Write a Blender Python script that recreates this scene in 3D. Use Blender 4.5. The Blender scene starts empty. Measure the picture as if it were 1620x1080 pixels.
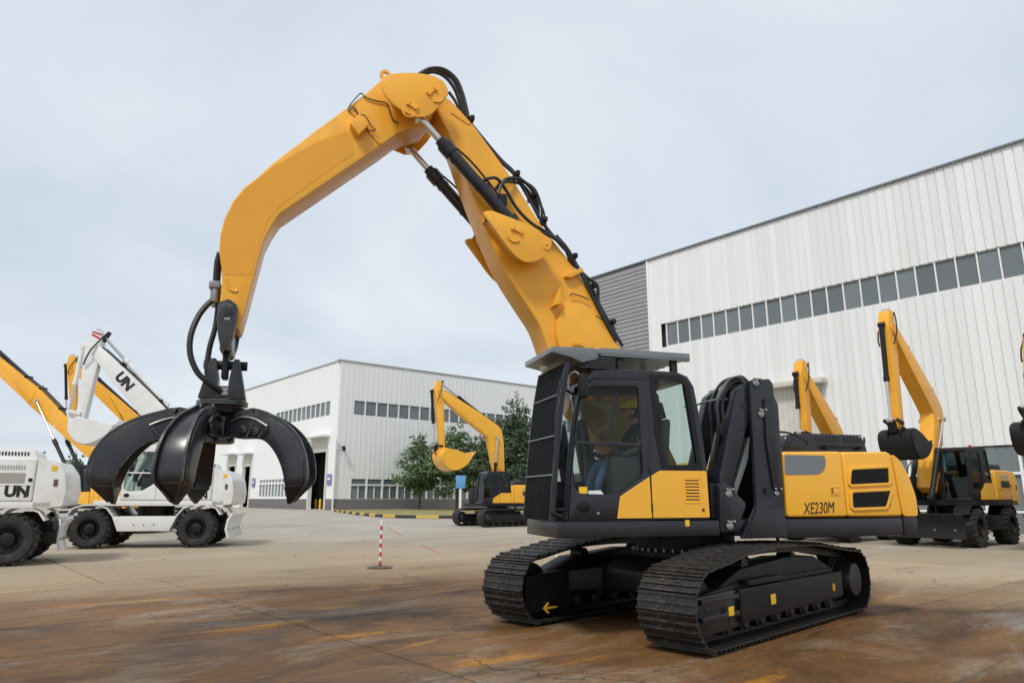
import bpy, bmesh, math, random
from mathutils import Vector, Matrix
random.seed(7)
R = math.radians
PI = math.pi
SC = bpy.context.scene
COL = SC.collection

# ------------------------------------------------------------------ camera
EYE = 1.55                       # camera height in metres
FPX, HORIZON = 1102.0, 787.0     # focal length and horizon row for a 1620 x 1080 frame
PITCH = math.atan((HORIZON - 540.0) / FPX)
cd = bpy.data.cameras.new('camera')
cd.sensor_width = 36.0
cd.lens = 36.0 * FPX / 1620.0
cd.clip_start = 0.05
cd.clip_end = 3000.0
cam = bpy.data.objects.new('camera', cd)
COL.objects.link(cam)
cam.location = (0, 0, EYE)
cam.rotation_euler = (R(90) + PITCH, 0, 0)
SC.camera = cam

# ------------------------------------------------------------------ sky, sun, exposure
SUN_AZ, SUN_EL = 205.0, 52.0     # degrees clockwise from +Y, above the horizon
world = bpy.data.worlds.new('World')
SC.world = world
world.use_nodes = True
wn = world.node_tree.nodes
wl = world.node_tree.links
wn.clear()
w_out = wn.new('ShaderNodeOutputWorld')
w_bg = wn.new('ShaderNodeBackground')
w_bg.inputs['Strength'].default_value = 0.1
sky = wn.new('ShaderNodeTexSky')
sky.sky_type = 'NISHITA'
sky.sun_disc = False
sky.sun_elevation = R(SUN_EL)
sky.sun_rotation = R(SUN_AZ)
sky.dust_density = 3.0
# a broken overcast sheet: grey-white cloud laid over the clear sky on a flat cloud deck
tc = wn.new('ShaderNodeTexCoord')
sep = wn.new('ShaderNodeSeparateXYZ')
wl.new(tc.outputs['Generated'], sep.inputs[0])
mz = wn.new('ShaderNodeMath'); mz.operation = 'MAXIMUM'; mz.inputs[1].default_value = 0.0
wl.new(sep.outputs['Z'], mz.inputs[0])
az = wn.new('ShaderNodeMath'); az.operation = 'ADD'; az.inputs[1].default_value = 0.28
wl.new(mz.outputs[0], az.inputs[0])
dx = wn.new('ShaderNodeMath'); dx.operation = 'DIVIDE'
dy = wn.new('ShaderNodeMath'); dy.operation = 'DIVIDE'
wl.new(sep.outputs['X'], dx.inputs[0]); wl.new(az.outputs[0], dx.inputs[1])
wl.new(sep.outputs['Y'], dy.inputs[0]); wl.new(az.outputs[0], dy.inputs[1])
cmb = wn.new('ShaderNodeCombineXYZ')
wl.new(dx.outputs[0], cmb.inputs[0]); wl.new(dy.outputs[0], cmb.inputs[1])
nz = wn.new('ShaderNodeTexNoise')
nz.inputs['Scale'].default_value = 1.15
nz.inputs['Detail'].default_value = 5.0
nz.inputs['Roughness'].default_value = 0.5
nz.inputs['Distortion'].default_value = 0.5
wl.new(cmb.outputs[0], nz.inputs['Vector'])
ramp = wn.new('ShaderNodeValToRGB')
ramp.color_ramp.elements[0].position = 0.28
ramp.color_ramp.elements[0].color = (0.56, 0.645, 0.745, 1)
ramp.color_ramp.elements[1].position = 0.68
ramp.color_ramp.elements[1].color = (0.81, 0.858, 0.905, 1)
wl.new(nz.outputs['Fac'], ramp.inputs['Fac'])
vm = wn.new('ShaderNodeVectorMath'); vm.operation = 'SCALE'; vm.inputs['Scale'].default_value = 6.9
wl.new(ramp.outputs['Color'], vm.inputs[0])
mixw = wn.new('ShaderNodeMix'); mixw.data_type = 'RGBA'; mixw.inputs['Factor'].default_value = 0.93
wl.new(sky.outputs['Color'], mixw.inputs[6])
wl.new(vm.outputs[0], mixw.inputs[7])
wl.new(mixw.outputs[2], w_bg.inputs['Color'])
wl.new(w_bg.outputs[0], w_out.inputs['Surface'])

sd = bpy.data.lights.new('sun', 'SUN')
sd.energy = 1.5
sd.angle = R(10)
sd.color = (1.0, 0.955, 0.89)
sun = bpy.data.objects.new('sun', sd)
COL.objects.link(sun)
_sv = Vector((math.sin(R(SUN_AZ)) * math.cos(R(SUN_EL)), math.cos(R(SUN_AZ)) * math.cos(R(SUN_EL)), math.sin(R(SUN_EL))))
sun.rotation_euler = _sv.to_track_quat('Z', 'Y').to_euler()
sun.location = _sv * 60

SC.view_settings.view_transform = 'Standard'
SC.view_settings.look = 'None'
SC.view_settings.exposure = 0.62
SC.view_settings.gamma = 1.0
SC.view_settings.use_curve_mapping = False

# ------------------------------------------------------------------ photo pixel -> place
def pray(x, y):
    u = (x - 810.0) / FPX; v = (540.0 - y) / FPX
    c, s = math.cos(PITCH), math.sin(PITCH)
    return Vector((u, c - v * s, s + v * c))
def ground(x, y, z=0.0):
    r = pray(x, y); t = (z - EYE) / r.z
    return Vector((r.x * t, r.y * t, z))
def fwd(ang):
    a = R(ang); return Vector((-math.sin(a), -math.cos(a)))
def side_plane(C, ang):
    """pixel -> (forward, height) on the vertical plane `lat` metres to the left of a machine's axis"""
    f = fwd(ang); L = Vector((-f.y, f.x)); C2 = Vector(C[:2])
    def S(x, y, lat):
        r = pray(x, y); t = (lat + C2.dot(L)) / Vector((r.x, r.y)).dot(L)
        P = Vector((r.x * t, r.y * t))
        return ((P - C2).dot(f), r.z * t + EYE)
    return S
def wall_plane(P0, d):
    n = Vector((-d.y, d.x)); P2 = Vector(P0[:2])
    def W(x, y):
        r = pray(x, y); q = Vector((r.x, r.y)); t = P2.dot(n) / q.dot(n)
        return ((q * t - P2).dot(d), r.z * t + EYE)
    return W

# ------------------------------------------------------------------ materials
MATS = {}
def _nodes(name):
    m = bpy.data.materials.new(name); m.use_nodes = True
    n = m.node_tree.nodes; l = m.node_tree.links
    b = n['Principled BSDF']
    MATS[name] = m
    return m, n, l, b
def paint(name, col, rough=0.4, metal=0.0, coat=0.0, var=0.10, scale=1.6, dirt=None, dirt_amt=0.35, bump=0.0, bscale=40.0, spec=0.5, dscale=2.2):
    m, n, l, b = _nodes(name)
    tex = n.new('ShaderNodeTexCoord')
    no = n.new('ShaderNodeTexNoise'); no.inputs['Scale'].default_value = scale; no.inputs['Detail'].default_value = 6
    l.new(tex.outputs['Object'], no.inputs['Vector'])
    hi = [min(1, c * (1 + var)) for c in col]; lo = [c * (1 - var) for c in col]
    rp = n.new('ShaderNodeValToRGB')
    rp.color_ramp.elements[0].position = 0.3; rp.color_ramp.elements[0].color = (*lo, 1)
    rp.color_ramp.elements[1].position = 0.7; rp.color_ramp.elements[1].color = (*hi, 1)
    l.new(no.outputs['Fac'], rp.inputs['Fac'])
    src = rp.outputs['Color']
    if dirt:
        n2 = n.new('ShaderNodeTexNoise'); n2.inputs['Scale'].default_value = dscale; n2.inputs['Detail'].default_value = 9; n2.inputs['Roughness'].default_value = 0.7
        l.new(tex.outputs['Object'], n2.inputs['Vector'])
        r2 = n.new('ShaderNodeValToRGB')
        r2.color_ramp.elements[0].position = 0.50; r2.color_ramp.elements[0].color = (0, 0, 0, 1)
        r2.color_ramp.elements[1].position = 0.72; r2.color_ramp.elements[1].color = (dirt_amt,) * 3 + (1,)
        l.new(n2.outputs['Fac'], r2.inputs['Fac'])
        mx = n.new('ShaderNodeMix'); mx.data_type = 'RGBA'
        l.new(r2.outputs['Color'], mx.inputs['Factor'])
        l.new(src, mx.inputs[6]); mx.inputs[7].default_value = (*dirt, 1)
        src = mx.outputs[2]
    l.new(src, b.inputs['Base Color'])
    rr = n.new('ShaderNodeMapRange'); rr.inputs['To Min'].default_value = max(0.05, rough - 0.08); rr.inputs['To Max'].default_value = min(1, rough + 0.1)
    n3 = n.new('ShaderNodeTexNoise'); n3.inputs['Scale'].default_value = scale * 5; n3.inputs['Detail'].default_value = 5
    l.new(tex.outputs['Object'], n3.inputs['Vector']); l.new(n3.outputs['Fac'], rr.inputs['Value'])
    l.new(rr.outputs[0], b.inputs['Roughness'])
    b.inputs['Metallic'].default_value = metal
    b.inputs['Specular IOR Level'].default_value = spec
    if coat: b.inputs['Coat Weight'].default_value = coat; b.inputs['Coat Roughness'].default_value = 0.12
    if bump:
        n4 = n.new('ShaderNodeTexNoise'); n4.inputs['Scale'].default_value = bscale; n4.inputs['Detail'].default_value = 6
        l.new(tex.outputs['Object'], n4.inputs['Vector'])
        bp = n.new('ShaderNodeBump'); bp.inputs['Strength'].default_value = bump; bp.inputs['Distance'].default_value = 0.01
        l.new(n4.outputs['Fac'], bp.inputs['Height']); l.new(bp.outputs[0], b.inputs['Normal'])
    return m
def edge_wear(name, col, rad=0.012, amt=0.75):
    m = MATS[name]; n = m.node_tree.nodes; l = m.node_tree.links; b = n['Principled BSDF']
    bv = n.new('ShaderNodeBevel'); bv.samples = 4; bv.inputs['Radius'].default_value = rad
    g = n.new('ShaderNodeNewGeometry'); dt = n.new('ShaderNodeVectorMath'); dt.operation = 'DOT_PRODUCT'
    l.new(bv.outputs[0], dt.inputs[0]); l.new(g.outputs['Normal'], dt.inputs[1])
    tex = n.new('ShaderNodeTexCoord'); no = n.new('ShaderNodeTexNoise'); no.inputs['Scale'].default_value = 9; no.inputs['Detail'].default_value = 8; no.inputs['Roughness'].default_value = 0.7
    l.new(tex.outputs['Object'], no.inputs['Vector'])
    mr = n.new('ShaderNodeMapRange'); mr.inputs['From Min'].default_value = 0.995; mr.inputs['From Max'].default_value = 0.93; l.new(dt.outputs['Value'], mr.inputs['Value'])
    nr = n.new('ShaderNodeMapRange'); nr.inputs['From Min'].default_value = 0.42; nr.inputs['From Max'].default_value = 0.6; nr.inputs['To Max'].default_value = amt; l.new(no.outputs['Fac'], nr.inputs['Value'])
    mu = n.new('ShaderNodeMath'); mu.operation = 'MULTIPLY'; l.new(mr.outputs[0], mu.inputs[0]); l.new(nr.outputs[0], mu.inputs[1])
    mx = n.new('ShaderNodeMix'); mx.data_type = 'RGBA'; src = b.inputs['Base Color'].links[0].from_socket
    l.new(mu.outputs[0], mx.inputs['Factor']); l.new(src, mx.inputs[6]); mx.inputs[7].default_value = (*col, 1); l.new(mx.outputs[2], b.inputs['Base Color'])
def glass(name, tint, ior=1.5, rough=0.02, dusty=0.0):
    m, n, l, b = _nodes(name)
    out = n['Material Output']
    tr = n.new('ShaderNodeBsdfTransparent'); tr.inputs['Color'].default_value = (*tint, 1)
    gl = n.new('ShaderNodeBsdfGlossy'); gl.inputs['Roughness'].default_value = rough
    fr = n.new('ShaderNodeFresnel'); fr.inputs['IOR'].default_value = ior
    mx = n.new('ShaderNodeMixShader')
    gg = n.new('ShaderNodeNewGeometry'); sb = n.new('ShaderNodeMath'); sb.operation = 'SUBTRACT'; sb.inputs[0].default_value = 1.0; l.new(gg.outputs['Backfacing'], sb.inputs[1])
    ml_ = n.new('ShaderNodeMath'); ml_.operation = 'MULTIPLY'; l.new(fr.outputs[0], ml_.inputs[0]); l.new(sb.outputs[0], ml_.inputs[1])
    l.new(ml_.outputs[0], mx.inputs[0]); l.new(tr.outputs[0], mx.inputs[1]); l.new(gl.outputs[0], mx.inputs[2])
    last = mx
    if dusty:
        df = n.new('ShaderNodeBsdfDiffuse'); df.inputs['Color'].default_value = (0.42, 0.48, 0.50, 1)
        m2 = n.new('ShaderNodeMixShader'); oi = n.new('ShaderNodeObjectInfo'); mr = n.new('ShaderNodeMapRange'); mr.inputs['To Min'].default_value = dusty * 0.85; mr.inputs['To Max'].default_value = dusty * 1.35; l.new(oi.outputs['Random'], mr.inputs['Value']); l.new(mr.outputs[0], m2.inputs[0])
        l.new(mx.outputs[0], m2.inputs[1]); l.new(df.outputs[0], m2.inputs[2]); last = m2
    l.new(last.outputs[0], out.inputs['Surface'])
    return m
YEL = (0.84, 0.405, 0.034)
paint('yellow', YEL, 0.36, spec=0.35, coat=0.15, var=0.05, dirt=(0.40, 0.21, 0.07), dirt_amt=0.34, dscale=1.7, bump=0.05, bscale=3.5)
paint('yellow_panel', (0.86, 0.435, 0.028), 0.33, coat=0.35, var=0.03, dirt=(0.5, 0.3, 0.08), dirt_amt=0.1)
paint('yellow_flat', (0.74, 0.335, 0.010), 0.36, var=0.03, coat=0.2, dirt=(0.5, 0.24, 0.03), dirt_amt=0.2)
paint('yellow_mark', (0.85, 0.50, 0.02), 0.45)
paint('grey_paint', (0.0135, 0.0145, 0.0205), 0.30, coat=0.2, spec=0.4, var=0.12, dirt=(0.06, 0.055, 0.05), dirt_amt=0.22)
paint('grey_light', (0.16, 0.18, 0.195), 0.36, coat=0.2, var=0.08, dirt=(0.2, 0.18, 0.15), dirt_amt=0.2)
paint('grab_steel', (0.013, 0.015, 0.020), 0.30, var=0.2, dirt=(0.12, 0.09, 0.07), dirt_amt=0.4, bump=0.06, bscale=14, coat=0.2)
paint('rusty_steel', (0.10, 0.058, 0.038), 0.6, var=0.35, scale=5, bump=0.2)
paint('track_steel', (0.012, 0.0115, 0.0115), 0.44, metal=0.0, var=0.25, dirt=(0.05, 0.033, 0.022), dirt_amt=0.6, bump=0.1, dscale=3)
paint('black', (0.0065, 0.0065, 0.0075), 0.5, spec=0.35, var=0.2, dirt=(0.04, 0.035, 0.03), dirt_amt=0.3)
paint('rubber', (0.018, 0.0175, 0.017), 0.78, var=0.2, dirt=(0.12, 0.10, 0.08), dirt_amt=0.45, bump=0.15, dscale=4)
paint('hose', (0.016, 0.017, 0.018), 0.42, var=0.1)
paint('chrome', (0.62, 0.61, 0.60), 0.16, metal=1.0, var=0.05)
paint('steel', (0.32, 0.32, 0.32), 0.4, metal=0.8, var=0.2)
paint('white_paint', (0.76, 0.76, 0.745), 0.38, coat=0.2, var=0.03, dirt=(0.45, 0.41, 0.35), dirt_amt=0.35)
paint('white_trim', (0.78, 0.78, 0.77), 0.5, var=0.03)
paint('off_white', (0.58, 0.56, 0.50), 0.6, var=0.06, dirt=(0.35, 0.31, 0.25), dirt_amt=0.4)
paint('vent_grey', (0.33, 0.32, 0.29), 0.55, var=0.08)
paint('ink', (0.012, 0.012, 0.014), 0.45, var=0.05)
paint('red', (0.55, 0.025, 0.03), 0.45, var=0.08)
paint('blue_sign', (0.12, 0.32, 0.62), 0.4, var=0.05)
paint('violet_sign', (0.19, 0.20, 0.38), 0.4, var=0.05)
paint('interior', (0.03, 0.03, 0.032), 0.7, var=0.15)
paint('seat_cloth', (0.05, 0.048, 0.05), 0.85, var=0.15)
paint('skin', (0.38, 0.19, 0.12), 0.55, var=0.06)
paint('jacket', (0.035, 0.032, 0.034), 0.85, var=0.2)
paint('denim', (0.07, 0.13, 0.22), 0.85, var=0.2, scale=8)
paint('helmet', (0.78, 0.50, 0.02), 0.3, coat=0.3, var=0.03)
paint('hair', (0.012, 0.009, 0.008), 0.6)
paint('kerb_yellow', (0.60, 0.40, 0.07), 0.7, var=0.1, scale=6)
paint('kerb_black', (0.03, 0.03, 0.03), 0.7, var=0.1)
paint('bark', (0.10, 0.075, 0.055), 0.9, var=0.3, scale=8, bump=0.5)
paint('joint_dirt', (0.028, 0.020, 0.014), 0.95, var=0.3, scale=3)
paint('lane_paint', (0.42, 0.10, 0.08), 0.7, var=0.2, scale=8)
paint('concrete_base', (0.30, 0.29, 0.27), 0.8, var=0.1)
edge_wear('grab_steel', (0.30, 0.29, 0.28), 0.014, 0.85)
edge_wear('track_steel', (0.17, 0.15, 0.13), 0.010, 0.8)
glass('cab_glass', (0.85, 0.90, 0.89), 1.38)
glass('cab_glass_dark', (0.55, 0.63, 0.62), 1.45)
glass('hall_glass', (0.45, 0.52, 0.54), 1.6, rough=0.06, dusty=0.30)

def cladding(name, col, dirtcol, streak=0.25):
    m, n, l, b = _nodes(name)
    g = n.new('ShaderNodeNewGeometry')
    mp = n.new('ShaderNodeMapping'); mp.inputs['Scale'].default_value = (2.2, 2.2, 0.16)
    l.new(g.outputs['Position'], mp.inputs['Vector'])
    no = n.new('ShaderNodeTexNoise'); no.inputs['Scale'].default_value = 1.2; no.inputs['Detail'].default_value = 8; no.inputs['Roughness'].default_value = 0.65
    l.new(mp.outputs[0], no.inputs['Vector'])
    r1 = n.new('ShaderNodeValToRGB')
    r1.color_ramp.elements[0].position = 0.47; r1.color_ramp.elements[0].color = (0, 0, 0, 1)
    r1.color_ramp.elements[1].position = 0.80; r1.color_ramp.elements[1].color = (streak,) * 3 + (1,)
    l.new(no.outputs['Fac'], r1.inputs['Fac'])
    oi = n.new('ShaderNodeObjectInfo')
    mr = n.new('ShaderNodeMapRange'); mr.inputs['To Min'].default_value = 0.95; mr.inputs['To Max'].default_value = 1.03
    l.new(oi.outputs['Random'], mr.inputs['Value'])
    vs = n.new('ShaderNodeVectorMath'); vs.operation = 'SCALE'; vs.inputs[0].default_value = col
    l.new(mr.outputs[0], vs.inputs['Scale'])
    mx = n.new('ShaderNodeMix'); mx.data_type = 'RGBA'
    l.new(r1.outputs['Color'], mx.inputs['Factor']); l.new(vs.outputs[0], mx.inputs[6]); mx.inputs[7].default_value = (*dirtcol, 1)
    l.new(mx.outputs[2], b.inputs['Base Color'])
    b.inputs['Roughness'].default_value = 0.45
cladding('clad_white', (0.76, 0.77, 0.765), (0.52, 0.50, 0.45), 0.18)
cladding('clad_far', (0.80, 0.805, 0.80), (0.6, 0.59, 0.56), 0.2)
cladding('clad_grey', (0.29, 0.29, 0.305), (0.2, 0.2, 0.2), 0.3)

def brick_mat():
    m, n, l, b = _nodes('grey_brick')
    tex = n.new('ShaderNodeTexCoord'); mp = n.new('ShaderNodeMapping'); mp.inputs['Rotation'].default_value = (R(90), 0, 0)
    l.new(tex.outputs['Object'], mp.inputs['Vector'])
    br = n.new('ShaderNodeTexBrick')
    br.inputs['Color1'].default_value = (0.17, 0.165, 0.165, 1); br.inputs['Color2'].default_value = (0.12, 0.118, 0.12, 1); br.inputs['Mortar'].default_value = (0.26, 0.25, 0.24, 1)
    br.inputs['Scale'].default_value = 1.6
    l.new(mp.outputs[0], br.inputs['Vector']); l.new(br.outputs['Color'], b.inputs['Base Color'])
    b.inputs['Roughness'].default_value = 0.85
brick_mat()

GA = Vector((-math.sin(R(40.4)), math.cos(R(40.4))))     # yard axis: along the long hall wall, away from us
GB = Vector((GA.y, -GA.x))                               # yard axis: across
def concrete_mat():
    m, n, l, b = _nodes('yard_concrete')
    g = n.new('ShaderNodeNewGeometry')
    mp = n.new('ShaderNodeMapping'); mp.vector_type = 'TEXTURE'; mp.inputs['Rotation'].default_value = (0, 0, R(40.4))
    l.new(g.outputs['Position'], mp.inputs['Vector'])       # x = across (GB), y = along (GA)
    def noise(scale, sx=1.0, sy=1.0, det=6, rough=0.6, dist=0.0, off=0.0):
        q = n.new('ShaderNodeMapping'); q.inputs['Scale'].default_value = (sx, sy, 1); q.inputs['Location'].default_value = (off, off * 0.7, 0)
        l.new(mp.outputs[0], q.inputs['Vector'])
        t = n.new('ShaderNodeTexNoise'); t.inputs['Scale'].default_value = scale; t.inputs['Detail'].default_value = det; t.inputs['Roughness'].default_value = rough; t.inputs['Distortion'].default_value = dist
        l.new(q.outputs[0], t.inputs['Vector']); return t.outputs['Fac']
    def ramp2(src, p0, p1, c0=(0, 0, 0), c1=(1, 1, 1)):
        r = n.new('ShaderNodeValToRGB')
        r.color_ramp.elements[0].position = p0; r.color_ramp.elements[0].color = (*c0, 1)
        r.color_ramp.elements[1].position = p1; r.color_ramp.elements[1].color = (*c1, 1)
        l.new(src, r.inputs['Fac']); return r.outputs['Color']
    def mix(f, a, c, blend='MIX'):
        x = n.new('ShaderNodeMix'); x.data_type = 'RGBA'; x.blend_type = blend
        if isinstance(f, float): x.inputs['Factor'].default_value = f
        else: l.new(f, x.inputs['Factor'])
        for i, v in ((6, a), (7, c)):
            if isinstance(v, tuple): x.inputs[i].default_value = (*v, 1)
            else: l.new(v, x.inputs[i])
        return x.outputs[2]
    def math_(op, a, c):
        x = n.new('ShaderNodeMath'); x.operation = op
        for i, v in ((0, a), (1, c)):
            if isinstance(v, (int, float)): x.inputs[i].default_value = v
            else: l.new(v, x.inputs[i])
        return x.outputs[0]
    oi = n.new('ShaderNodeObjectInfo')
    base = ramp2(noise(0.35, 0.5, 1.6, 7), 0.3, 0.7, (0.29, 0.265, 0.225), (0.44, 0.415, 0.365))
    base = mix(ramp2(noise(0.22, 0.3, 1.8, 6, off=9), 0.48, 0.7, (0, 0, 0), (0.55,) * 3), base, (0.40, 0.30, 0.18))
    base = mix(ramp2(noise(6, 1, 1, 8, 0.75), 0.52, 0.68, (0, 0, 0), (0.35,) * 3), base, (0.20, 0.185, 0.16))
    # the rusty scrap-handling patch round the machine
    sp = n.new('ShaderNodeSeparateXYZ'); l.new(g.outputs['Position'], sp.inputs[0])
    px = math_('SUBTRACT', sp.outputs['X'], 0.3); py = math_('SUBTRACT', sp.outputs['Y'], 4.6)
    d = math_('SQRT', math_('ADD', math_('MULTIPLY', px, px), math_('MULTIPLY', py, py)), 0)
    wob = math_('MULTIPLY', math_('SUBTRACT', noise(0.30, 0.6, 1.4, 11, 0.68, 0.5), 0.5), 9.0)
    dd = math_('ADD', d, wob)
    mask = ramp2(math_('MULTIPLY', dd, 0.05), 0.43, 0.66, (1, 1, 1), (0, 0, 0))
    rust = ramp2(noise(0.42, 0.6, 1.25, 11, 0.70, 0.8), 0.30, 0.70, (0.045, 0.021, 0.008), (0.27, 0.130, 0.042))
    rust = mix(ramp2(noise(0.5, 0.65, 1.25, 10, 0.70, 0.8, off=4), 0.52, 0.64, (0, 0, 0), (0.7,) * 3), rust, (0.30, 0.235, 0.165))
    rust = mix(ramp2(noise(0.75, 0.5, 1.8, 11, 0.76, 0.6, off=17), 0.57, 0.66, (0, 0, 0), (0.9,) * 3), rust, (0.46, 0.205, 0.022))
    rust = mix(ramp2(noise(0.55, 0.6, 1.2, 11, 0.74, 1.0, off=31), 0.52, 0.68, (0, 0, 0), (0.85,) * 3), rust, (0.026, 0.017, 0.011))
    rust = mix(ramp2(noise(0.33, 0.5, 1.6, 8, 0.65, 0.4, off=57), 0.60, 0.68, (0, 0, 0), (0.6,) * 3), rust, (0.27, 0.27, 0.27))
    rust = mix(ramp2(noise(14, 0.6, 1.4, 6, 0.8), 0.40, 0.70, (0, 0, 0), (0.55,) * 3), rust, (0.045, 0.028, 0.017))
    tan = ramp2(math_('MULTIPLY', math_('ADD', d, math_('MULTIPLY', wob, 1.6)), 0.025), 0.32, 0.75, (0.8,) * 3, (0, 0, 0))
    base = mix(tan, base, (0.345, 0.25, 0.145))
    colr = mix(mask, base, rust)
    vo = n.new('ShaderNodeTexVoronoi'); vo.feature = 'DISTANCE_TO_EDGE'; vo.inputs['Scale'].default_value = 0.42
    wv = n.new('ShaderNodeVectorMath'); wv.operation = 'ADD'; wn_ = n.new('ShaderNodeTexNoise'); wn_.inputs['Scale'].default_value = 1.3; wn_.inputs['Detail'].default_value = 7
    l.new(mp.outputs[0], wn_.inputs['Vector']); l.new(mp.outputs[0], wv.inputs[0]); l.new(wn_.outputs['Color'], wv.inputs[1]); l.new(wv.outputs[0], vo.inputs['Vector'])
    crack = ramp2(vo.outputs['Distance'], 0.0, 0.006, (1, 1, 1), (0, 0, 0))
    crack = mix(ramp2(noise(0.25, 1, 1, 3, 0.5, 0, off=77), 0.50, 0.58), (0, 0, 0), crack)
    colr = mix(crack, colr, (0.03, 0.022, 0.016))
    # scrape marks of tracks and scrap dragged along the yard
    scr = ramp2(noise(1.6, 0.10, 5.0, 8, 0.75, 0.0, off=91), 0.585, 0.62, (0, 0, 0), (0.5,) * 3)
    colr = mix(scr, colr, (0.055, 0.045, 0.036))
    spots = ramp2(noise(3.2, 1, 1, 11, 0.85, 0, off=3), 0.60, 0.66, (0, 0, 0), (0.6,) * 3)
    colr = mix(spots, colr, (0.06, 0.045, 0.032))
    mr = n.new('ShaderNodeMapRange'); mr.inputs['To Min'].default_value = 0.90; mr.inputs['To Max'].default_value = 1.07
    l.new(oi.outputs['Random'], mr.inputs['Value'])
    vs = n.new('ShaderNodeVectorMath'); vs.operation = 'SCALE'; l.new(colr, vs.inputs[0]); l.new(mr.outputs[0], vs.inputs['Scale'])
    l.new(vs.outputs[0], b.inputs['Base Color'])
    wet = ramp2(noise(0.6, 0.4, 1.5, 7, 0.6, 0.3, off=22), 0.35, 0.65, (0.50,) * 3, (0.72,) * 3)
    b.inputs['Specular IOR Level'].default_value = 0.22
    l.new(mix(mask, (0.78, 0.78, 0.78), wet), b.inputs['Roughness'])
    bp = n.new('ShaderNodeBump'); bp.inputs['Strength'].default_value = 0.35; bp.inputs['Distance'].default_value = 0.012
    l.new(noise(9, 1, 1, 9, 0.75), bp.inputs['Height']); l.new(bp.outputs[0], b.inputs['Normal'])
concrete_mat()
def grass_mat():
    m, n, l, b = _nodes('dry_grass')
    g = n.new('ShaderNodeNewGeometry')
    t = n.new('ShaderNodeTexNoise'); t.inputs['Scale'].default_value = 0.9; t.inputs['Detail'].default_value = 8
    l.new(g.outputs['Position'], t.inputs['Vector'])
    r = n.new('ShaderNodeValToRGB')
    r.color_ramp.elements[0].position = 0.35; r.color_ramp.elements[0].color = (0.15, 0.14, 0.05, 1)
    r.color_ramp.elements[1].position = 0.65; r.color_ramp.elements[1].color = (0.33, 0.27, 0.11, 1)
    l.new(t.outputs['Fac'], r.inputs['Fac']); l.new(r.outputs['Color'], b.inputs['Base Color']); b.inputs['Roughness'].default_value = 0.9
grass_mat()
def leaf_mat(name, c0, c1):
    m, n, l, b = _nodes(name)
    g = n.new('ShaderNodeNewGeometry')
    r = n.new('ShaderNodeValToRGB')
    r.color_ramp.elements[0].color = (*c0, 1); r.color_ramp.elements[1].color = (*c1, 1)
    l.new(g.outputs['Random Per Island'], r.inputs['Fac']); l.new(r.outputs['Color'], b.inputs['Base Color'])
    b.inputs['Roughness'].default_value = 0.6
    b.inputs['Transmission Weight'].default_value = 0.0
leaf_mat('leaf', (0.055, 0.092, 0.040), (0.17, 0.245, 0.11))
leaf_mat('leaf_dark', (0.036, 0.062, 0.034), (0.115, 0.17, 0.085))

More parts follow.
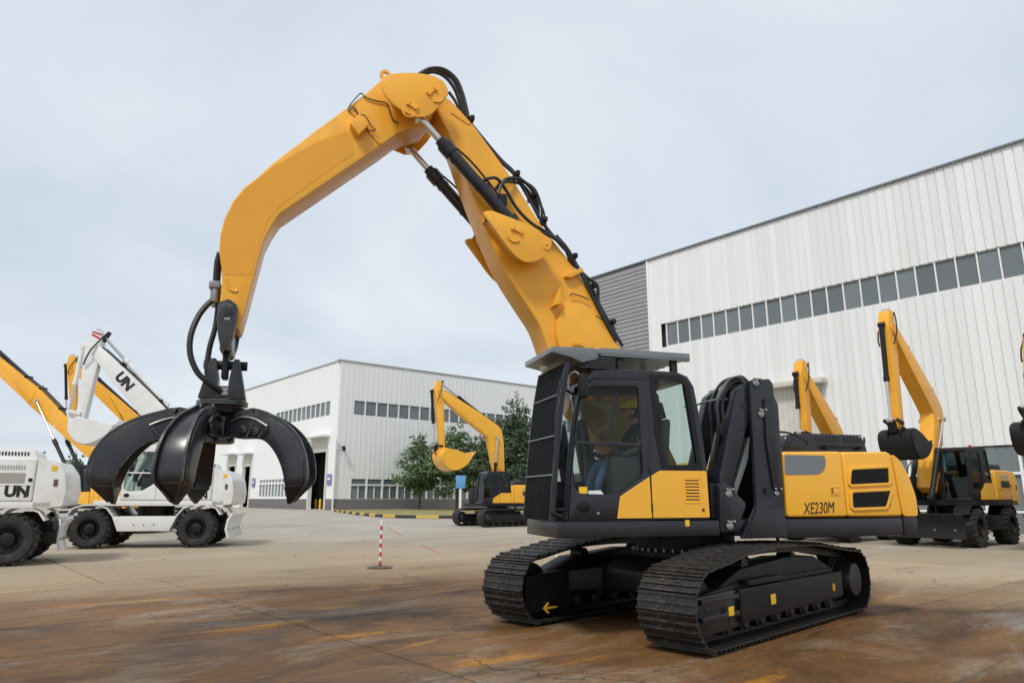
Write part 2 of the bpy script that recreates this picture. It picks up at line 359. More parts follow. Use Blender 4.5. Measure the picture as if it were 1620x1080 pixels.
# ------------------------------------------------------------------ mesh helpers
class MB:
    def __init__(s): s.bm = bmesh.new()
    def box(s, x0, x1, y0, y1, z0, z1, M=None):
        v = [s.bm.verts.new(M @ Vector(p) if M else p) for p in ((x0, y0, z0), (x1, y0, z0), (x1, y1, z0), (x0, y1, z0), (x0, y0, z1), (x1, y0, z1), (x1, y1, z1), (x0, y1, z1))]
        for f in ((3, 2, 1, 0), (4, 5, 6, 7), (0, 1, 5, 4), (1, 2, 6, 5), (2, 3, 7, 6), (3, 0, 4, 7)):
            s.bm.faces.new([v[i] for i in f])
        return s
    def prism(s, poly, y0, y1, holes=(), M=None):
        """polygon in (x, z), extruded along y"""
        if not holes:
            a = [s.bm.verts.new(M @ Vector((p[0], y0, p[1])) if M else (p[0], y0, p[1])) for p in poly]
            b = [s.bm.verts.new(M @ Vector((p[0], y1, p[1])) if M else (p[0], y1, p[1])) for p in poly]
            s.bm.faces.new(a); s.bm.faces.new(b[::-1])
            k = len(poly)
            for i in range(k): s.bm.faces.new((a[i], b[i], b[(i + 1) % k], a[(i + 1) % k]))
            return s
        t = bmesh.new(); ed = []
        for lp in [poly] + list(holes):
            vs = [t.verts.new((p[0], y0, p[1])) for p in lp]
            ed += [t.edges.new((vs[i], vs[(i + 1) % len(vs)])) for i in range(len(vs))]
        bmesh.ops.triangle_fill(t, use_beauty=True, edges=ed)
        bmesh.ops.dissolve_limit(t, angle_limit=0.01, verts=t.verts[:], edges=t.edges[:]) if False else None
        fs = t.faces[:]
        r = bmesh.ops.extrude_face_region(t, geom=fs)
        bmesh.ops.translate(t, vec=(0, y1 - y0, 0), verts=[v for v in r['geom'] if isinstance(v, bmesh.types.BMVert)])
        s._merge(t, M); return s
    def _merge(s, t, M=None):
        t.verts.index_update()
        mp = [s.bm.verts.new(M @ v.co if M else v.co) for v in t.verts]
        for f in t.faces:
            try: s.bm.faces.new([mp[v.index] for v in f.verts])
            except ValueError: pass
        t.free()
    def tube(s, pts, r, n=8, cap=True):
        pts = [Vector(p) for p in pts]; k = len(pts)
        rs = r if isinstance(r, (list, tuple)) else [r] * k
        rings = []; up = None
        for i, p in enumerate(pts):
            d = (pts[min(i + 1, k - 1)] - pts[max(i - 1, 0)])
            d = d.normalized() if d.length > 1e-9 else Vector((0, 0, 1))
            if up is None: up = Vector((0, 0, 1)) if abs(d.z) < 0.9 else Vector((1, 0, 0))
            a = d.cross(up)
            if a.length < 1e-4: a = d.cross(Vector((1, 0.3, 0)))
            a.normalize(); b = a.cross(d).normalized(); up = b
            rings.append([s.bm.verts.new(p + (a * math.cos(2 * PI * j / n) + b * math.sin(2 * PI * j / n)) * rs[i]) for j in range(n)])
        for i in range(k - 1):
            for j in range(n):
                s.bm.faces.new((rings[i][j], rings[i][(j + 1) % n], rings[i + 1][(j + 1) % n], rings[i + 1][j]))
        if cap:
            s.bm.faces.new(rings[0][::-1]); s.bm.faces.new(rings[-1])
        return s
    def cyl(s, p0, p1, r, n=16): return s.tube([p0, p1], r, n)
    def lathe(s, prof, n=24, M=None, closed=False):
        """profile of (radius, height); axis z"""
        rings = []
        for (r, h) in prof:
            rings.append([s.bm.verts.new((M @ Vector((r * math.cos(2 * PI * j / n), r * math.sin(2 * PI * j / n), h))) if M else (r * math.cos(2 * PI * j / n), r * math.sin(2 * PI * j / n), h)) for j in range(n)])
        k = len(prof)
        for i in range(k - 1 if not closed else k):
            A, B = rings[i], rings[(i + 1) % k]
            for j in range(n): s.bm.faces.new((A[j], A[(j + 1) % n], B[(j + 1) % n], B[j]))
        if not closed:
            s.bm.faces.new(rings[0][::-1]); s.bm.faces.new(rings[-1])
        return s
    def build(s, name, mat, parent=None, bevel=0.0, seg=2, smooth=35, loc=None, rz=None, ang=0.6):
        bm = s.bm
        bmesh.ops.recalc_face_normals(bm, faces=bm.faces[:])
        if bevel:
            ed = [e for e in bm.edges if len(e.link_faces) == 2 and e.calc_face_angle(0) > ang]
            if ed: bmesh.ops.bevel(bm, geom=ed, offset=bevel, segments=seg, profile=0.6, affect='EDGES', clamp_overlap=True)
        me = bpy.data.meshes.new(name); bm.to_mesh(me); bm.free()
        for p in me.polygons: p.use_smooth = True
        me.set_sharp_from_angle(angle=R(smooth))
        return link(name, me, mat, parent, loc, rz)
def link(name, me, mat, parent=None, loc=None, rz=None):
    if mat and not me.materials: me.materials.append(MATS[mat])
    o = bpy.data.objects.new(name, me); COL.objects.link(o)
    if parent: o.parent = parent
    if loc is not None: o.location = loc
    if rz is not None: o.rotation_euler = (0, 0, rz)
    return o
def empty(name, loc, rz=0.0):
    o = bpy.data.objects.new(name, None); COL.objects.link(o)
    o.location = loc; o.rotation_euler = (0, 0, rz); o.empty_display_size = 0.3
    return o
def tag(o, label, cat, group=None, kind=None):
    if label: o['label'] = label
    if cat: o['category'] = cat
    if group: o['group'] = group
    if kind: o['kind'] = kind
    return o
def struct(o): o['kind'] = 'structure'; return o
def curve(pts, n=8):
    """Catmull-Rom through open points"""
    P = [Vector(p) for p in pts]; out = []
    for i in range(len(P) - 1):
        a = P[max(i - 1, 0)]; b = P[i]; c = P[i + 1]; d = P[min(i + 2, len(P) - 1)]
        for k in range(n):
            t = k / n
            out.append(0.5 * ((2 * b) + (c - a) * t + (2 * a - 5 * b + 4 * c - d) * t * t + (3 * b - a - 3 * c + d) * t ** 3))
    out.append(P[-1]); return out
def rrect(x0, x1, z0, z1, r, n=4):
    p = []
    for cx, cz, a0 in ((x1 - r, z1 - r, 0), (x0 + r, z1 - r, 90), (x0 + r, z0 + r, 180), (x1 - r, z0 + r, 270)):
        for k in range(n + 1):
            a = R(a0 + 90 * k / n); p.append((cx + r * math.cos(a), cz + r * math.sin(a)))
    return p
def roundpoly(poly, r, n=3):
    """round the corners of a polygon"""
    out = []; k = len(poly)
    for i in range(k):
        p = Vector(poly[i]); a = Vector(poly[i - 1]); b = Vector(poly[(i + 1) % k])
        da, db = a - p, b - p; q = min(r, da.length * 0.45, db.length * 0.45)
        p0 = p + da.normalized() * q; p1 = p + db.normalized() * q
        for j in range(n + 1):
            t = j / n; out.append(tuple(p0 * (1 - t) ** 2 + p * 2 * t * (1 - t) + p1 * t * t))
    return out
def inset(poly, d):
    k = len(poly); ar = sum(poly[i][0] * poly[(i + 1) % k][1] - poly[(i + 1) % k][0] * poly[i][1] for i in range(k))
    sg = 1 if ar > 0 else -1; out = []
    for i in range(k):
        p = Vector(poly[i]); a = Vector(poly[i - 1]); b = Vector(poly[(i + 1) % k])
        e1 = (p - a); e2 = (b - p)
        if e1.length < 1e-6 or e2.length < 1e-6: continue
        n1 = Vector((-e1.y, e1.x)).normalized() * sg; n2 = Vector((-e2.y, e2.x)).normalized() * sg
        m = n1 + n2
        out.append(tuple(p + m * (2 * d / max(0.5, m.length_squared))))
    return out
_txt = {}
def lettering(name, txt, mat, parent, right, up, nrm, org, size, shear=0.0, bold=0.0, sx=1.0):
    """flat print: text right/up directions, at org (lower left corner), size = cap height"""
    key = (txt, shear, bold)
    if key not in _txt:
        cu = bpy.data.curves.new('print', 'FONT'); cu.body = txt; cu.shear = shear; cu.offset = bold; cu.size = 1.0; cu.extrude = 0.0
        cu.resolution_u = 4
        ob = bpy.data.objects.new('print', cu); COL.objects.link(ob)
        dg = bpy.context.evaluated_depsgraph_get(); dg.update()
        me = bpy.data.meshes.new_from_object(ob.evaluated_get(dg))
        bpy.data.objects.remove(ob); _txt[key] = ([v.co.copy() for v in me.vertices], [tuple(p.vertices) for p in me.polygons])
    vs, fs = _txt[key]
    x0 = min(v.x for v in vs); y0 = min(v.y for v in vs); y1 = max(v.y for v in vs); k = size / (y1 - y0)
    right, up, nrm, org = Vector(right), Vector(up), Vector(nrm), Vector(org)
    co = [org + right * (v.x - x0) * k * sx + up * (v.y - y0) * k for v in vs]
    b = bmesh.new(); bv = [b.verts.new(c) for c in co]
    for f in fs: b.faces.new([bv[i] for i in f])
    r = bmesh.ops.extrude_face_region(b, geom=b.faces[:])
    bmesh.ops.translate(b, vec=nrm * 0.003, verts=[v for v in r['geom'] if isinstance(v, bmesh.types.BMVert)])
    bmesh.ops.recalc_face_normals(b, faces=b.faces[:])
    me = bpy.data.meshes.new(name); b.to_mesh(me); b.free()
    return link(name, me, mat, parent)

# ================================================================== SETTING
# ------------------------------------------------------------------ yard
b = MB(); v = [b.bm.verts.new(p) for p in ((-1500, -300, -0.016), (1500, -300, -0.016), (1500, 2200, -0.016), (-1500, 2200, -0.016))]; b.bm.faces.new(v)
struct(b.build('ground', 'yard_concrete'))
yard = empty('yard_paving', (0, 0, 0)); struct(yard)
A_J = [-4.7, -0.15, 4.4, 8.95, 10.8, 15.3, 19.8, 24.3, 28.8, 33.3, 37.8, 42.3, 46.8]
b = MB()
def AB(a, c, z): return Vector((*(GA * a + GB * c), z))
v = [b.bm.verts.new(AB(a, c, -0.012)) for a, c in ((-4.69, -20.95), (-4.69, 38.0), (46.79, 38.0), (46.79, -20.95))]; b.bm.faces.new(v)
b.build('joint_bed', 'joint_dirt', yard)
_slab = {}
GROT = math.atan2(GB.y, GB.x)
for i in range(len(A_J) - 1):
    h = A_J[i + 1] - A_J[i]
    off = 4.0 if A_J[i] < 13 else 3.05
    for k in range(-5, 7):
        c0 = off + 5.0 * k
        ctr = GA * (A_J[i] + h / 2) + GB * (c0 + 2.5)
        key = round(h, 2)
        if key not in _slab:
            q = MB().box(-2.488, 2.488, -h / 2 + 0.012, h / 2 - 0.012, -0.12, 0.0)
            o = q.build('concrete_slab', 'yard_concrete', yard, bevel=0.012, seg=1, loc=(ctr.x, ctr.y, 0), rz=GROT)
            _slab[key] = o.data
        else:
            o = link('concrete_slab', _slab[key], None, yard, (ctr.x, ctr.y, 0), GROT)
        o.location.z = random.uniform(-0.004, 0.0)
# faded red line paint on the yard
for (p, q, w) in (((611, 833), (637, 848), 0.05), ((668, 863), (694, 874), 0.05), ((740, 868), (830, 858), 0.04)):
    P0, P1 = ground(*p), ground(*q); d = (P1 - P0); L = d.length
    o = MB().box(0, L, -w / 2, w / 2, 0.004, 0.006).build('painted_line', 'lane_paint', None, loc=P0, rz=math.atan2(d.y, d.x)); struct(o)

# ------------------------------------------------------------------ long white hall on the right
Q0 = ground(1044, 825.5)
DR = -GA
WR = wall_plane(Q0, DR)
hall = empty('factory_hall', (Q0.x, Q0.y, 0), math.atan2(DR.y, DR.x))      # local x along the wall, local y into the hall (away from the yard)
tag(hall, 'long white ribbed metal factory hall with a high strip of windows', 'building')
ROOF = WR(1027, 412)[1]
T0, T1 = 0.0, 34.0
wz0 = (WR(1055, 548)[1] + WR(1620, 437)[1]) / 2; wz1 = (WR(1055, 510)[1] + WR(1620, 382)[1]) / 2
wt0 = WR(1054, 530)[0]
PITCHP = 0.42
wt0 = round(wt0 / PITCHP) * PITCHP
npan = int((T1 - T0) / PITCHP)
def rib_panel(z0, z1):
    q = MB()
    pr = [(0.0, -0.03), (0.01, -0.06), (0.055, -0.06), (0.085, 0.0), (PITCHP - 0.03, 0.0), (PITCHP - 0.028, 0.022), (PITCHP - 0.004, 0.022), (PITCHP - 0.004, 0.06), (0, 0.06)]
    a = [q.bm.verts.new((p[0], p[1], z0)) for p in pr]; c = [q.bm.verts.new((p[0], p[1], z1)) for p in pr]
    q.bm.faces.new(a); q.bm.faces.new(c[::-1])
    for i in range(len(pr)): q.bm.faces.new((a[i], a[(i + 1) % len(pr)], c[(i + 1) % len(pr)], c[i]))
    return q
lz_top = WR(1600, 703)[1]; lz_bot = 0.9
lt0 = WR(1385, 720)[0]
meshes = {}
for i in range(npan):
    t = T0 + i * PITCHP
    segs = []
    if t + PITCHP < wt0: segs.append((0.9, ROOF))
    else:
        segs.append((wz1, ROOF)); segs.append((0.0 if t < lt0 else lz_top, wz0))
    for (z0, z1) in segs:
        key = (round(z0, 2), round(z1, 2))
        if key not in meshes:
            o = rib_panel(z0, z1).build('wall_panel', 'clad_white', hall, smooth=20); meshes[key] = o.data
        else: o = link('wall_panel', meshes[key], None, hall)
        o.location = (t, random.uniform(-0.006, 0.006), 0)
# backing wall, roof, coping
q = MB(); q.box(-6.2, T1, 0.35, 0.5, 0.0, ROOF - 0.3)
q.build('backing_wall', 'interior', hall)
q = MB(); q.box(-6.2, T1 + 0.2, 0.02, 30, ROOF - 0.28, ROOF - 0.1); q.build('roof', 'clad_grey', hall)
q = MB(); q.box(-6.25, T1 + 0.2, -0.14, 0.5, ROOF + 0.002, ROOF + 0.10); q.build('roof_coping', 'grey_light', hall, bevel=0.01)
q = MB()
for i in range(0, npan): q.box(i * PITCHP + 0.02, i * PITCHP + 0.09, -0.16, -0.05, ROOF - 0.06, ROOF - 0.002)
q.build('coping_clip', 'grey_light', hall)['kind'] = 'stuff'
q = MB(); q.box(-0.16, 0.0, -0.09, 0.06, 0, ROOF - 0.002); q.build('corner_flashing', 'clad_white', hall, bevel=0.01)
# the window strip
pw = (WR(1620, 410)[0] - wt0) / 22.0
npane = int((T1 - wt0) / pw)
pm = fm = None
for i in range(npane):
    t = wt0 + i * pw
    if pm is None:
        o = MB().box(0.05, pw - 0.05, 0.09, 0.11, wz0 + 0.06, wz1 - 0.06).build('window_pane', 'hall_glass', hall); pm = o.data
        f = MB().box(-0.034, 0.034, 0.0, 0.14, wz0 + 0.05, wz1 - 0.05).build('window_mullion', 'white_trim', hall, bevel=0.008, seg=1); fm = f.data
    else:
        o = link('window_pane', pm, None, hall); f = link('window_mullion', fm, None, hall)
    o.location.x = t; o.rotation_euler.z = 0; o.location.y = random.uniform(-0.012, 0.012); f.location.x = t
MB().box(wt0, T1, 0.0, 0.15, wz0 - 0.002, wz0 + 0.06).build('window_sill', 'white_trim', hall, bevel=0.01)
MB().box(wt0, T1, 0.0, 0.15, wz1 - 0.06, wz1 + 0.002).build('window_head', 'vent_grey', hall, bevel=0.01)
# ground-floor windows
q0 = lt0; w = 1.55
for i in range(int((T1 - lt0) / w)):
    t = lt0 + i * w
    MB().box(t + 0.06, t + w - 0.06, 0.08, 0.10, lz_bot + 0.1, lz_bot + 1.65).build('window_pane', 'hall_glass', hall)
    MB().box(t + 0.06, t + w - 0.06, 0.08, 0.10, lz_bot + 1.78, lz_top - 0.06).build('window_pane', 'hall_glass', hall)
    MB().box(t - 0.06, t + 0.06, -0.03, 0.14, lz_bot + 0.08, lz_top - 0.04).build('window_mullion', 'white_trim', hall, bevel=0.01, seg=1)
MB().box(lt0 - 0.06, T1, -0.035, 0.14, lz_bot + 1.66, lz_bot + 1.78).build('window_transom', 'white_trim', hall, bevel=0.01, seg=1)
MB().box(lt0 - 0.06, T1, -0.05, 0.14, lz_bot - 0.02, lz_bot + 0.08).build('window_sill', 'white_trim', hall, bevel=0.01, seg=1)
MB().box(lt0 - 0.06, T1, -0.02, 0.3, 0.0, lz_bot - 0.022).build('plinth', 'grey_brick', hall)
# roller gate and its canopy between the parked machines
g0, gz1 = WR(1222, 617); g1 = WR(1300, 617)[0]; gzb = 0.0
q = MB().box(g0, g1, -0.16, -0.06, 0.02, gz1)
for k in range(int((g1 - g0) / 0.3)): q.box(g0 + k * 0.3, g0 + k * 0.3 + 0.05, -0.19, -0.165, 0.05, gz1 - 0.1)
q.build('gate_leaf', 'off_white', hall, bevel=0.006, seg=1)
MB().box(g0 - 0.4, g1 + 0.4, -0.75, -0.062, gz1 + 0.01, gz1 + 0.30).build('gate_canopy', 'off_white', hall, bevel=0.02)
# grey horizontally corrugated bay beyond the white corner
for k in range(int((ROOF - 0.002) / 0.30)):
    z0 = k * 0.30; z1 = min(z0 + 0.30, ROOF - 0.004)
    pr = [(0.0, z0), (-0.05, z0 + 0.035), (-0.05, z0 + 0.17), (0.0, z1 - 0.03), (0.0, z1 - 0.004), (0.08, z1 - 0.004), (0.08, z0)]
    q = MB(); a = [q.bm.verts.new((-6.2, p[0], p[1])) for p in pr]; c = [q.bm.verts.new((-0.165, p[0], p[1])) for p in pr]
    q.bm.faces.new(a); q.bm.faces.new(c[::-1])
    for i in range(len(pr)): q.bm.faces.new((a[i], c[i], c[(i + 1) % len(pr)], a[(i + 1) % len(pr)]))
    q.build('corrugated_sheet', 'clad_grey', hall, smooth=20)

# ------------------------------------------------------------------ white hall across the yard
M0 = ground(527, 806.5)
WL = wall_plane(M0, GA)          # gable side, going away to the left
WB = wall_plane(M0, GB)          # long side, going away to the right
hall2 = empty('assembly_hall', (M0.x, M0.y, 0), math.atan2(GB.y, GB.x))    # local x = GB, local y = GA
tag(hall2, 'distant white hall with dark open doors and window bands behind the trees', 'building')
H2 = WB(541, 571)[1]
def rect_px(W, xa, ya, xb, yb, z0=None, z1=None):
    t0 = W(xa, ya)[0]; t1 = W(xb, yb)[0]; za = W(xa, ya)[1]; zb = W(xa, yb)[1]
    return (min(t0, t1), max(t0, t1), min(za, zb) if z0 is None else z0, max(za, zb) if z1 is None else z1)
LONG, GAB = 75.0, 70.0
# long side: openings
u0, u1, uz0, uz1 = WB(560, 640)[0], 62.0, WB(560, 655)[1], WB(560, 633)[1]
l0, l1, lz0, lz1 = WB(554, 770)[0], 48.0, WB(554, 789)[1], WB(554, 757)[1]
MB().prism([(0, lz0), (LONG, lz0), (LONG, H2), (0, H2)], 0, 0.3, [[(u0, uz0), (u1, uz0), (u1, uz1), (u0, uz1)], [(l0, lz0 + 0.06), (l1, lz0 + 0.06), (l1, lz1), (l0, lz1)]]).build('long_wall', 'clad_far', hall2)
q = MB()
for k in range(int(LONG / 0.75)):
    x = k * 0.75 + 0.3
    def rib(z0, z1): q.box(x, x + 0.10, -0.035, -0.001, z0, z1)
    rib(uz1 + 0.1, H2)
    if u0 - 0.1 < x < u1: rib(lz1 + 0.1, uz0 - 0.1)
    else: rib(lz1 + 0.1, uz1 + 0.1)
o = q.build('cladding_rib', 'clad_far', hall2); o['kind'] = 'stuff'
MB().box(-0.05, LONG, -0.08, 0.32, 0, lz0 - 0.004).build('brick_plinth', 'grey_brick', hall2)
MB().box(-0.35, LONG, -0.10, 0.42, H2 + 0.002, H2 + 0.22).build('roof_edge', 'vent_grey', hall2)
MB().box(0.3, LONG, 0.3, GAB, H2 - 0.4, H2 - 0.1).build('roof', 'vent_grey', hall2)
MB().box(LONG, LONG + 0.3, 0, GAB, 0, H2 - 0.05).build('end_wall', 'clad_far', hall2)
MB().box(0, LONG, GAB, GAB + 0.3, 0, H2 - 0.05).build('rear_wall', 'clad_far', hall2)
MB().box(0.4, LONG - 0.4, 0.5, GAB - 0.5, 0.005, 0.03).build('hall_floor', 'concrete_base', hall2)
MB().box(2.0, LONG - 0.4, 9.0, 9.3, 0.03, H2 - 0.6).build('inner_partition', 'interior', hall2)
NU = 34; pw = (u1 - u0) / NU
for i in range(NU):
    x = u0 + i * pw
    o = MB().box(x + 0.09, x + pw - 0.09, 0.12, 0.15, uz0 + 0.08, uz1 - 0.08).build('window_pane', 'hall_glass', hall2)
    MB().box(x - 0.09, x + 0.09, 0.0, 0.2, uz0 + 0.01, uz1 - 0.01).build('window_mullion', 'white_trim', hall2)
NL = 19; pw = (l1 - l0) / NL
for i in range(NL):
    x = l0 + i * pw; zt = lz0 + (lz1 - lz0) * 0.70
    for (a, c) in ((0.10, 0.48), (0.52, 0.90)):
        MB().box(x + pw * a, x + pw * c, 0.12, 0.15, lz0 + 0.12, zt - 0.1).build('window_pane', 'hall_glass', hall2)
    MB().box(x + pw * 0.06, x + pw * 0.94, 0.12, 0.15, zt + 0.1, lz1 - 0.1).build('window_pane', 'hall_glass', hall2)
    MB().box(x - 0.13, x + 0.13, -0.03, 0.2, lz0 + 0.065, lz1 - 0.005).build('window_mullion', 'white_trim', hall2)
    MB().box(x + pw * 0.48, x + pw * 0.52, 0.0, 0.19, lz0 + 0.07, zt - 0.08).build('window_bar', 'white_trim', hall2)
MB().box(l0 - 0.1, l1, -0.04, 0.2, zt - 0.09, zt + 0.09).build('window_transom', 'white_trim', hall2)
MB().box(l0 - 0.1, l1, -0.10, 0.2, lz0 + 0.002, lz0 + 0.06).build('window_sill', 'white_trim', hall2)
# gable side (local x = 0 plane, runs along local y)
doors = [rect_px(WL, 517, 714, 488, 803, 0.0), rect_px(WL, 397, 737, 381, 800, 0.0), rect_px(WL, 373, 737, 356, 800, 0.0)]
gwin = rect_px(WL, 523, 634, 437, 656)
lwin = rect_px(WL, 456, 757, 409, 785)
GM = Matrix(((0, 1, 0, 0), (1, 0, 0, 0), (0, 0, 1, 0), (0, 0, 0, 1)))   # prism x -> local y
hl = [[(d[0], d[2] + 0.03), (d[1], d[2] + 0.03), (d[1], d[3]), (d[0], d[3])] for d in doors + [gwin, lwin]]
MB().prism([(0.302, 0), (GAB, 0), (GAB, H2), (0.302, H2)], 0.0, 0.3, hl, M=GM).build('gable_wall', 'clad_far', hall2)
q = MB()
for k in range(int(GAB / 0.75)):
    y = 0.4 + k * 0.75; q.box(-0.06, -0.001, y, y + 0.1, gwin[3] + 0.2, H2)
q.build('gable_rib', 'clad_far', hall2)['kind'] = 'stuff'
MB().box(-0.1, 0.42, 0.43, GAB, H2 + 0.003, H2 + 0.22).build('roof_edge', 'vent_grey', hall2)
for d in doors:
    MB().box(-0.12, -0.002, d[0] - 0.5, d[0] - 0.02, 0, d[3] + 0.4).build('door_jamb', 'off_white', hall2)
    MB().box(-0.12, -0.002, d[1] + 0.02, d[1] + 0.5, 0, d[3] + 0.4).build('door_jamb', 'off_white', hall2)
    MB().box(-0.10, -0.003, d[0] - 0.018, d[1] + 0.018, d[3] + 0.01, d[3] + 1.9).build('door_lintel', 'off_white', hall2)
    MB().box(-1.3, -0.125, d[0] - 0.8, d[1] + 0.8, d[3] + 1.95, d[3] + 2.25).build('door_canopy', 'white_trim', hall2, bevel=0.03)
for (y0, y1) in ((0.31, doors[0][0] - 0.55), (doors[0][1] + 0.55, doors[1][0] - 0.55)):
    MB().box(-0.06, -0.004, y0, y1, 0, lz0).build('brick_plinth', 'grey_brick', hall2)
n = 12; pw = (gwin[1] - gwin[0]) / n
for i in range(n):
    y = gwin[0] + i * pw
    MB().box(0.12, 0.15, y + 0.1, y + pw - 0.1, gwin[2] + 0.1, gwin[3] - 0.1).build('window_pane', 'hall_glass', hall2)
    MB().box(0.0, 0.2, y - 0.1, y + 0.1, gwin[2] + 0.04, gwin[3] - 0.01).build('window_mullion', 'white_trim', hall2)
n = 9; pw = (lwin[1] - lwin[0]) / n
for i in range(n):
    y = lwin[0] + i * pw
    MB().box(0.12, 0.15, y + 0.12, y + pw - 0.12, lwin[2] + 0.1, lwin[3] - 0.1).build('window_pane', 'hall_glass', hall2)
    MB().box(-0.04, 0.2, y - 0.12, y + 0.12, lwin[2] + 0.04, lwin[3] - 0.01).build('window_bar', 'white_trim', hall2)
MB().box(-0.05, 0.2, lwin[0], lwin[1], (lwin[2] + lwin[3]) / 2 + 0.55, (lwin[2] + lwin[3]) / 2 + 0.8).build('window_rail', 'white_trim', hall2)
q = MB().cyl((-0.25, -0.25, 0), (-0.25, -0.25, H2 * 0.47), 0.11, 8); q.build('drain_pipe', 'white_trim', hall2)
dw = WB(541, 708); q = MB().box(dw[0] - 0.1, dw[0] + 0.1, -0.7, -0.07, dw[1], dw[1] + 0.2).cyl((dw[0], -0.6, dw[1] - 0.45), (dw[0], -0.6, dw[1] - 0.02), 0.22, 10); q.build('wall_lamp', 'black', hall2)
# small plates beside the doors
for (px, py, lab) in ((522, 758, 'small violet notice plate on the wall beside the wide open hall door'), (402, 763, 'small violet notice plate on the wall beside the paired hall doors')):
    t, z = WL(px, py); P = Vector((*(Vector(M0[:2]) + GA * t), z)) - Vector((*(GB * 0.14), 0))
    o = MB().box(-0.02, 0.02, -0.6, 0.6, -0.7, 0.7).build('notice_plate', 'violet_sign', None, bevel=0.01, loc=P, rz=math.atan2(GB.y, GB.x)); tag(o, lab, 'sign', 'notice plates by the hall doors')
    MB().box(-0.03, -0.021, -0.45, 0.45, -0.05, 0.2).build('print_band', 'white_trim', o)

# yellow guard bollards at the hall doors
bol = [((499, 805), 'yellow steel bollard at the wide open hall door, away from the corner'), ((506, 805.5), 'yellow steel bollard at the wide open hall door, on the corner side'), ((467, 804), 'yellow steel bollard in front of the barred hall window'), ((383, 801), 'yellow steel bollard at the paired hall doors')]
for (px, lab) in bol:
    P = ground(*px)
    q = MB().lathe([(0.17, 0), (0.17, 1.25), (0.14, 1.36), (0.06, 1.40)], 12); o = q.build('bollard', 'yellow_mark', None, loc=P)
    tag(o, lab, 'bollard', 'bollards guarding the hall doors')
    MB().lathe([(0.24, 0), (0.24, 0.03), (0.18, 0.035)], 12).build('base_plate', 'black', o)

# lawn and its black and yellow kerb
K = [ground(x, y) for x, y in ((528, 808), (552, 812), (585, 816), (620, 818.5), (680, 819.5), (740, 820))]
lawn = MB()
pts = [Vector((p.x, p.y, 0.05)) for p in K] + [Vector((*(Vector(M0[:2]) + GB * 46 - GA * 0.3), 0.05)), Vector((*(Vector(M0[:2]) + GB * 1.5 - GA * 0.3), 0.05))]
lawn.bm.faces.new([lawn.bm.verts.new(p) for p in pts]); struct(lawn.build('lawn', 'dry_grass'))
kerb = empty('kerb', K[0]); struct(kerb)
cp = curve([(p.x, p.y, 0) for p in K], 30); acc = 0; seg = 0; last = cp[0]; k = 0
while k < len(cp) - 1:
    j = k
    while j < len(cp) - 1 and (cp[j] - cp[k]).length < 1.9: j += 1
    d = cp[j] - cp[k]; L = d.length
    if L < 0.5: break
    o = MB().box(0.01, L - 0.01, -0.15, 0.15, 0.0, 0.22).build('kerb_stone', 'kerb_yellow' if seg % 2 == 0 else 'kerb_black', kerb, bevel=0.03, loc=cp[k] - K[0], rz=math.atan2(d.y, d.x))
    seg += 1; k = j

# ------------------------------------------------------------------ trees
def leaves(blobs, n, size, seed):
    rnd = random.Random(seed); vs = []; fs = []
    tot = sum(b[3] * b[4] * b[5] for b in blobs)
    for (cx, cy, cz, rx, ry, rz) in blobs:
        m = int(n * rx * ry * rz / tot)
        # clumps inside each blob
        cl = []
        for _ in range(max(6, int(m / 55))):
            while True:
                p = Vector((rnd.uniform(-1, 1), rnd.uniform(-1, 1), rnd.uniform(-1, 1)))
                if 0.25 < p.length < 1: break
            cl.append(p)
        for _ in range(m):
            c = rnd.choice(cl); s = 0.27
            p = c + Vector((rnd.gauss(0, s), rnd.gauss(0, s), rnd.gauss(0, s * 0.75)))
            P = Vector((cx + p.x * rx, cy + p.y * ry, cz + p.z * rz))
            a = Vector((rnd.gauss(0, 1), rnd.gauss(0, 1), rnd.gauss(0, 0.6))).normalized()
            t = a.cross(Vector((rnd.gauss(0, 1), rnd.gauss(0, 1), rnd.gauss(0, 1)))).normalized()
            L = size * rnd.uniform(0.6, 1.3); w = L * 0.42; i = len(vs)
            vs += [P, P + a * L * 0.5 + t * w, P + a * L, P + a * L * 0.5 - t * w]; fs.append((i, i + 1, i + 2, i + 3))
    return vs, fs
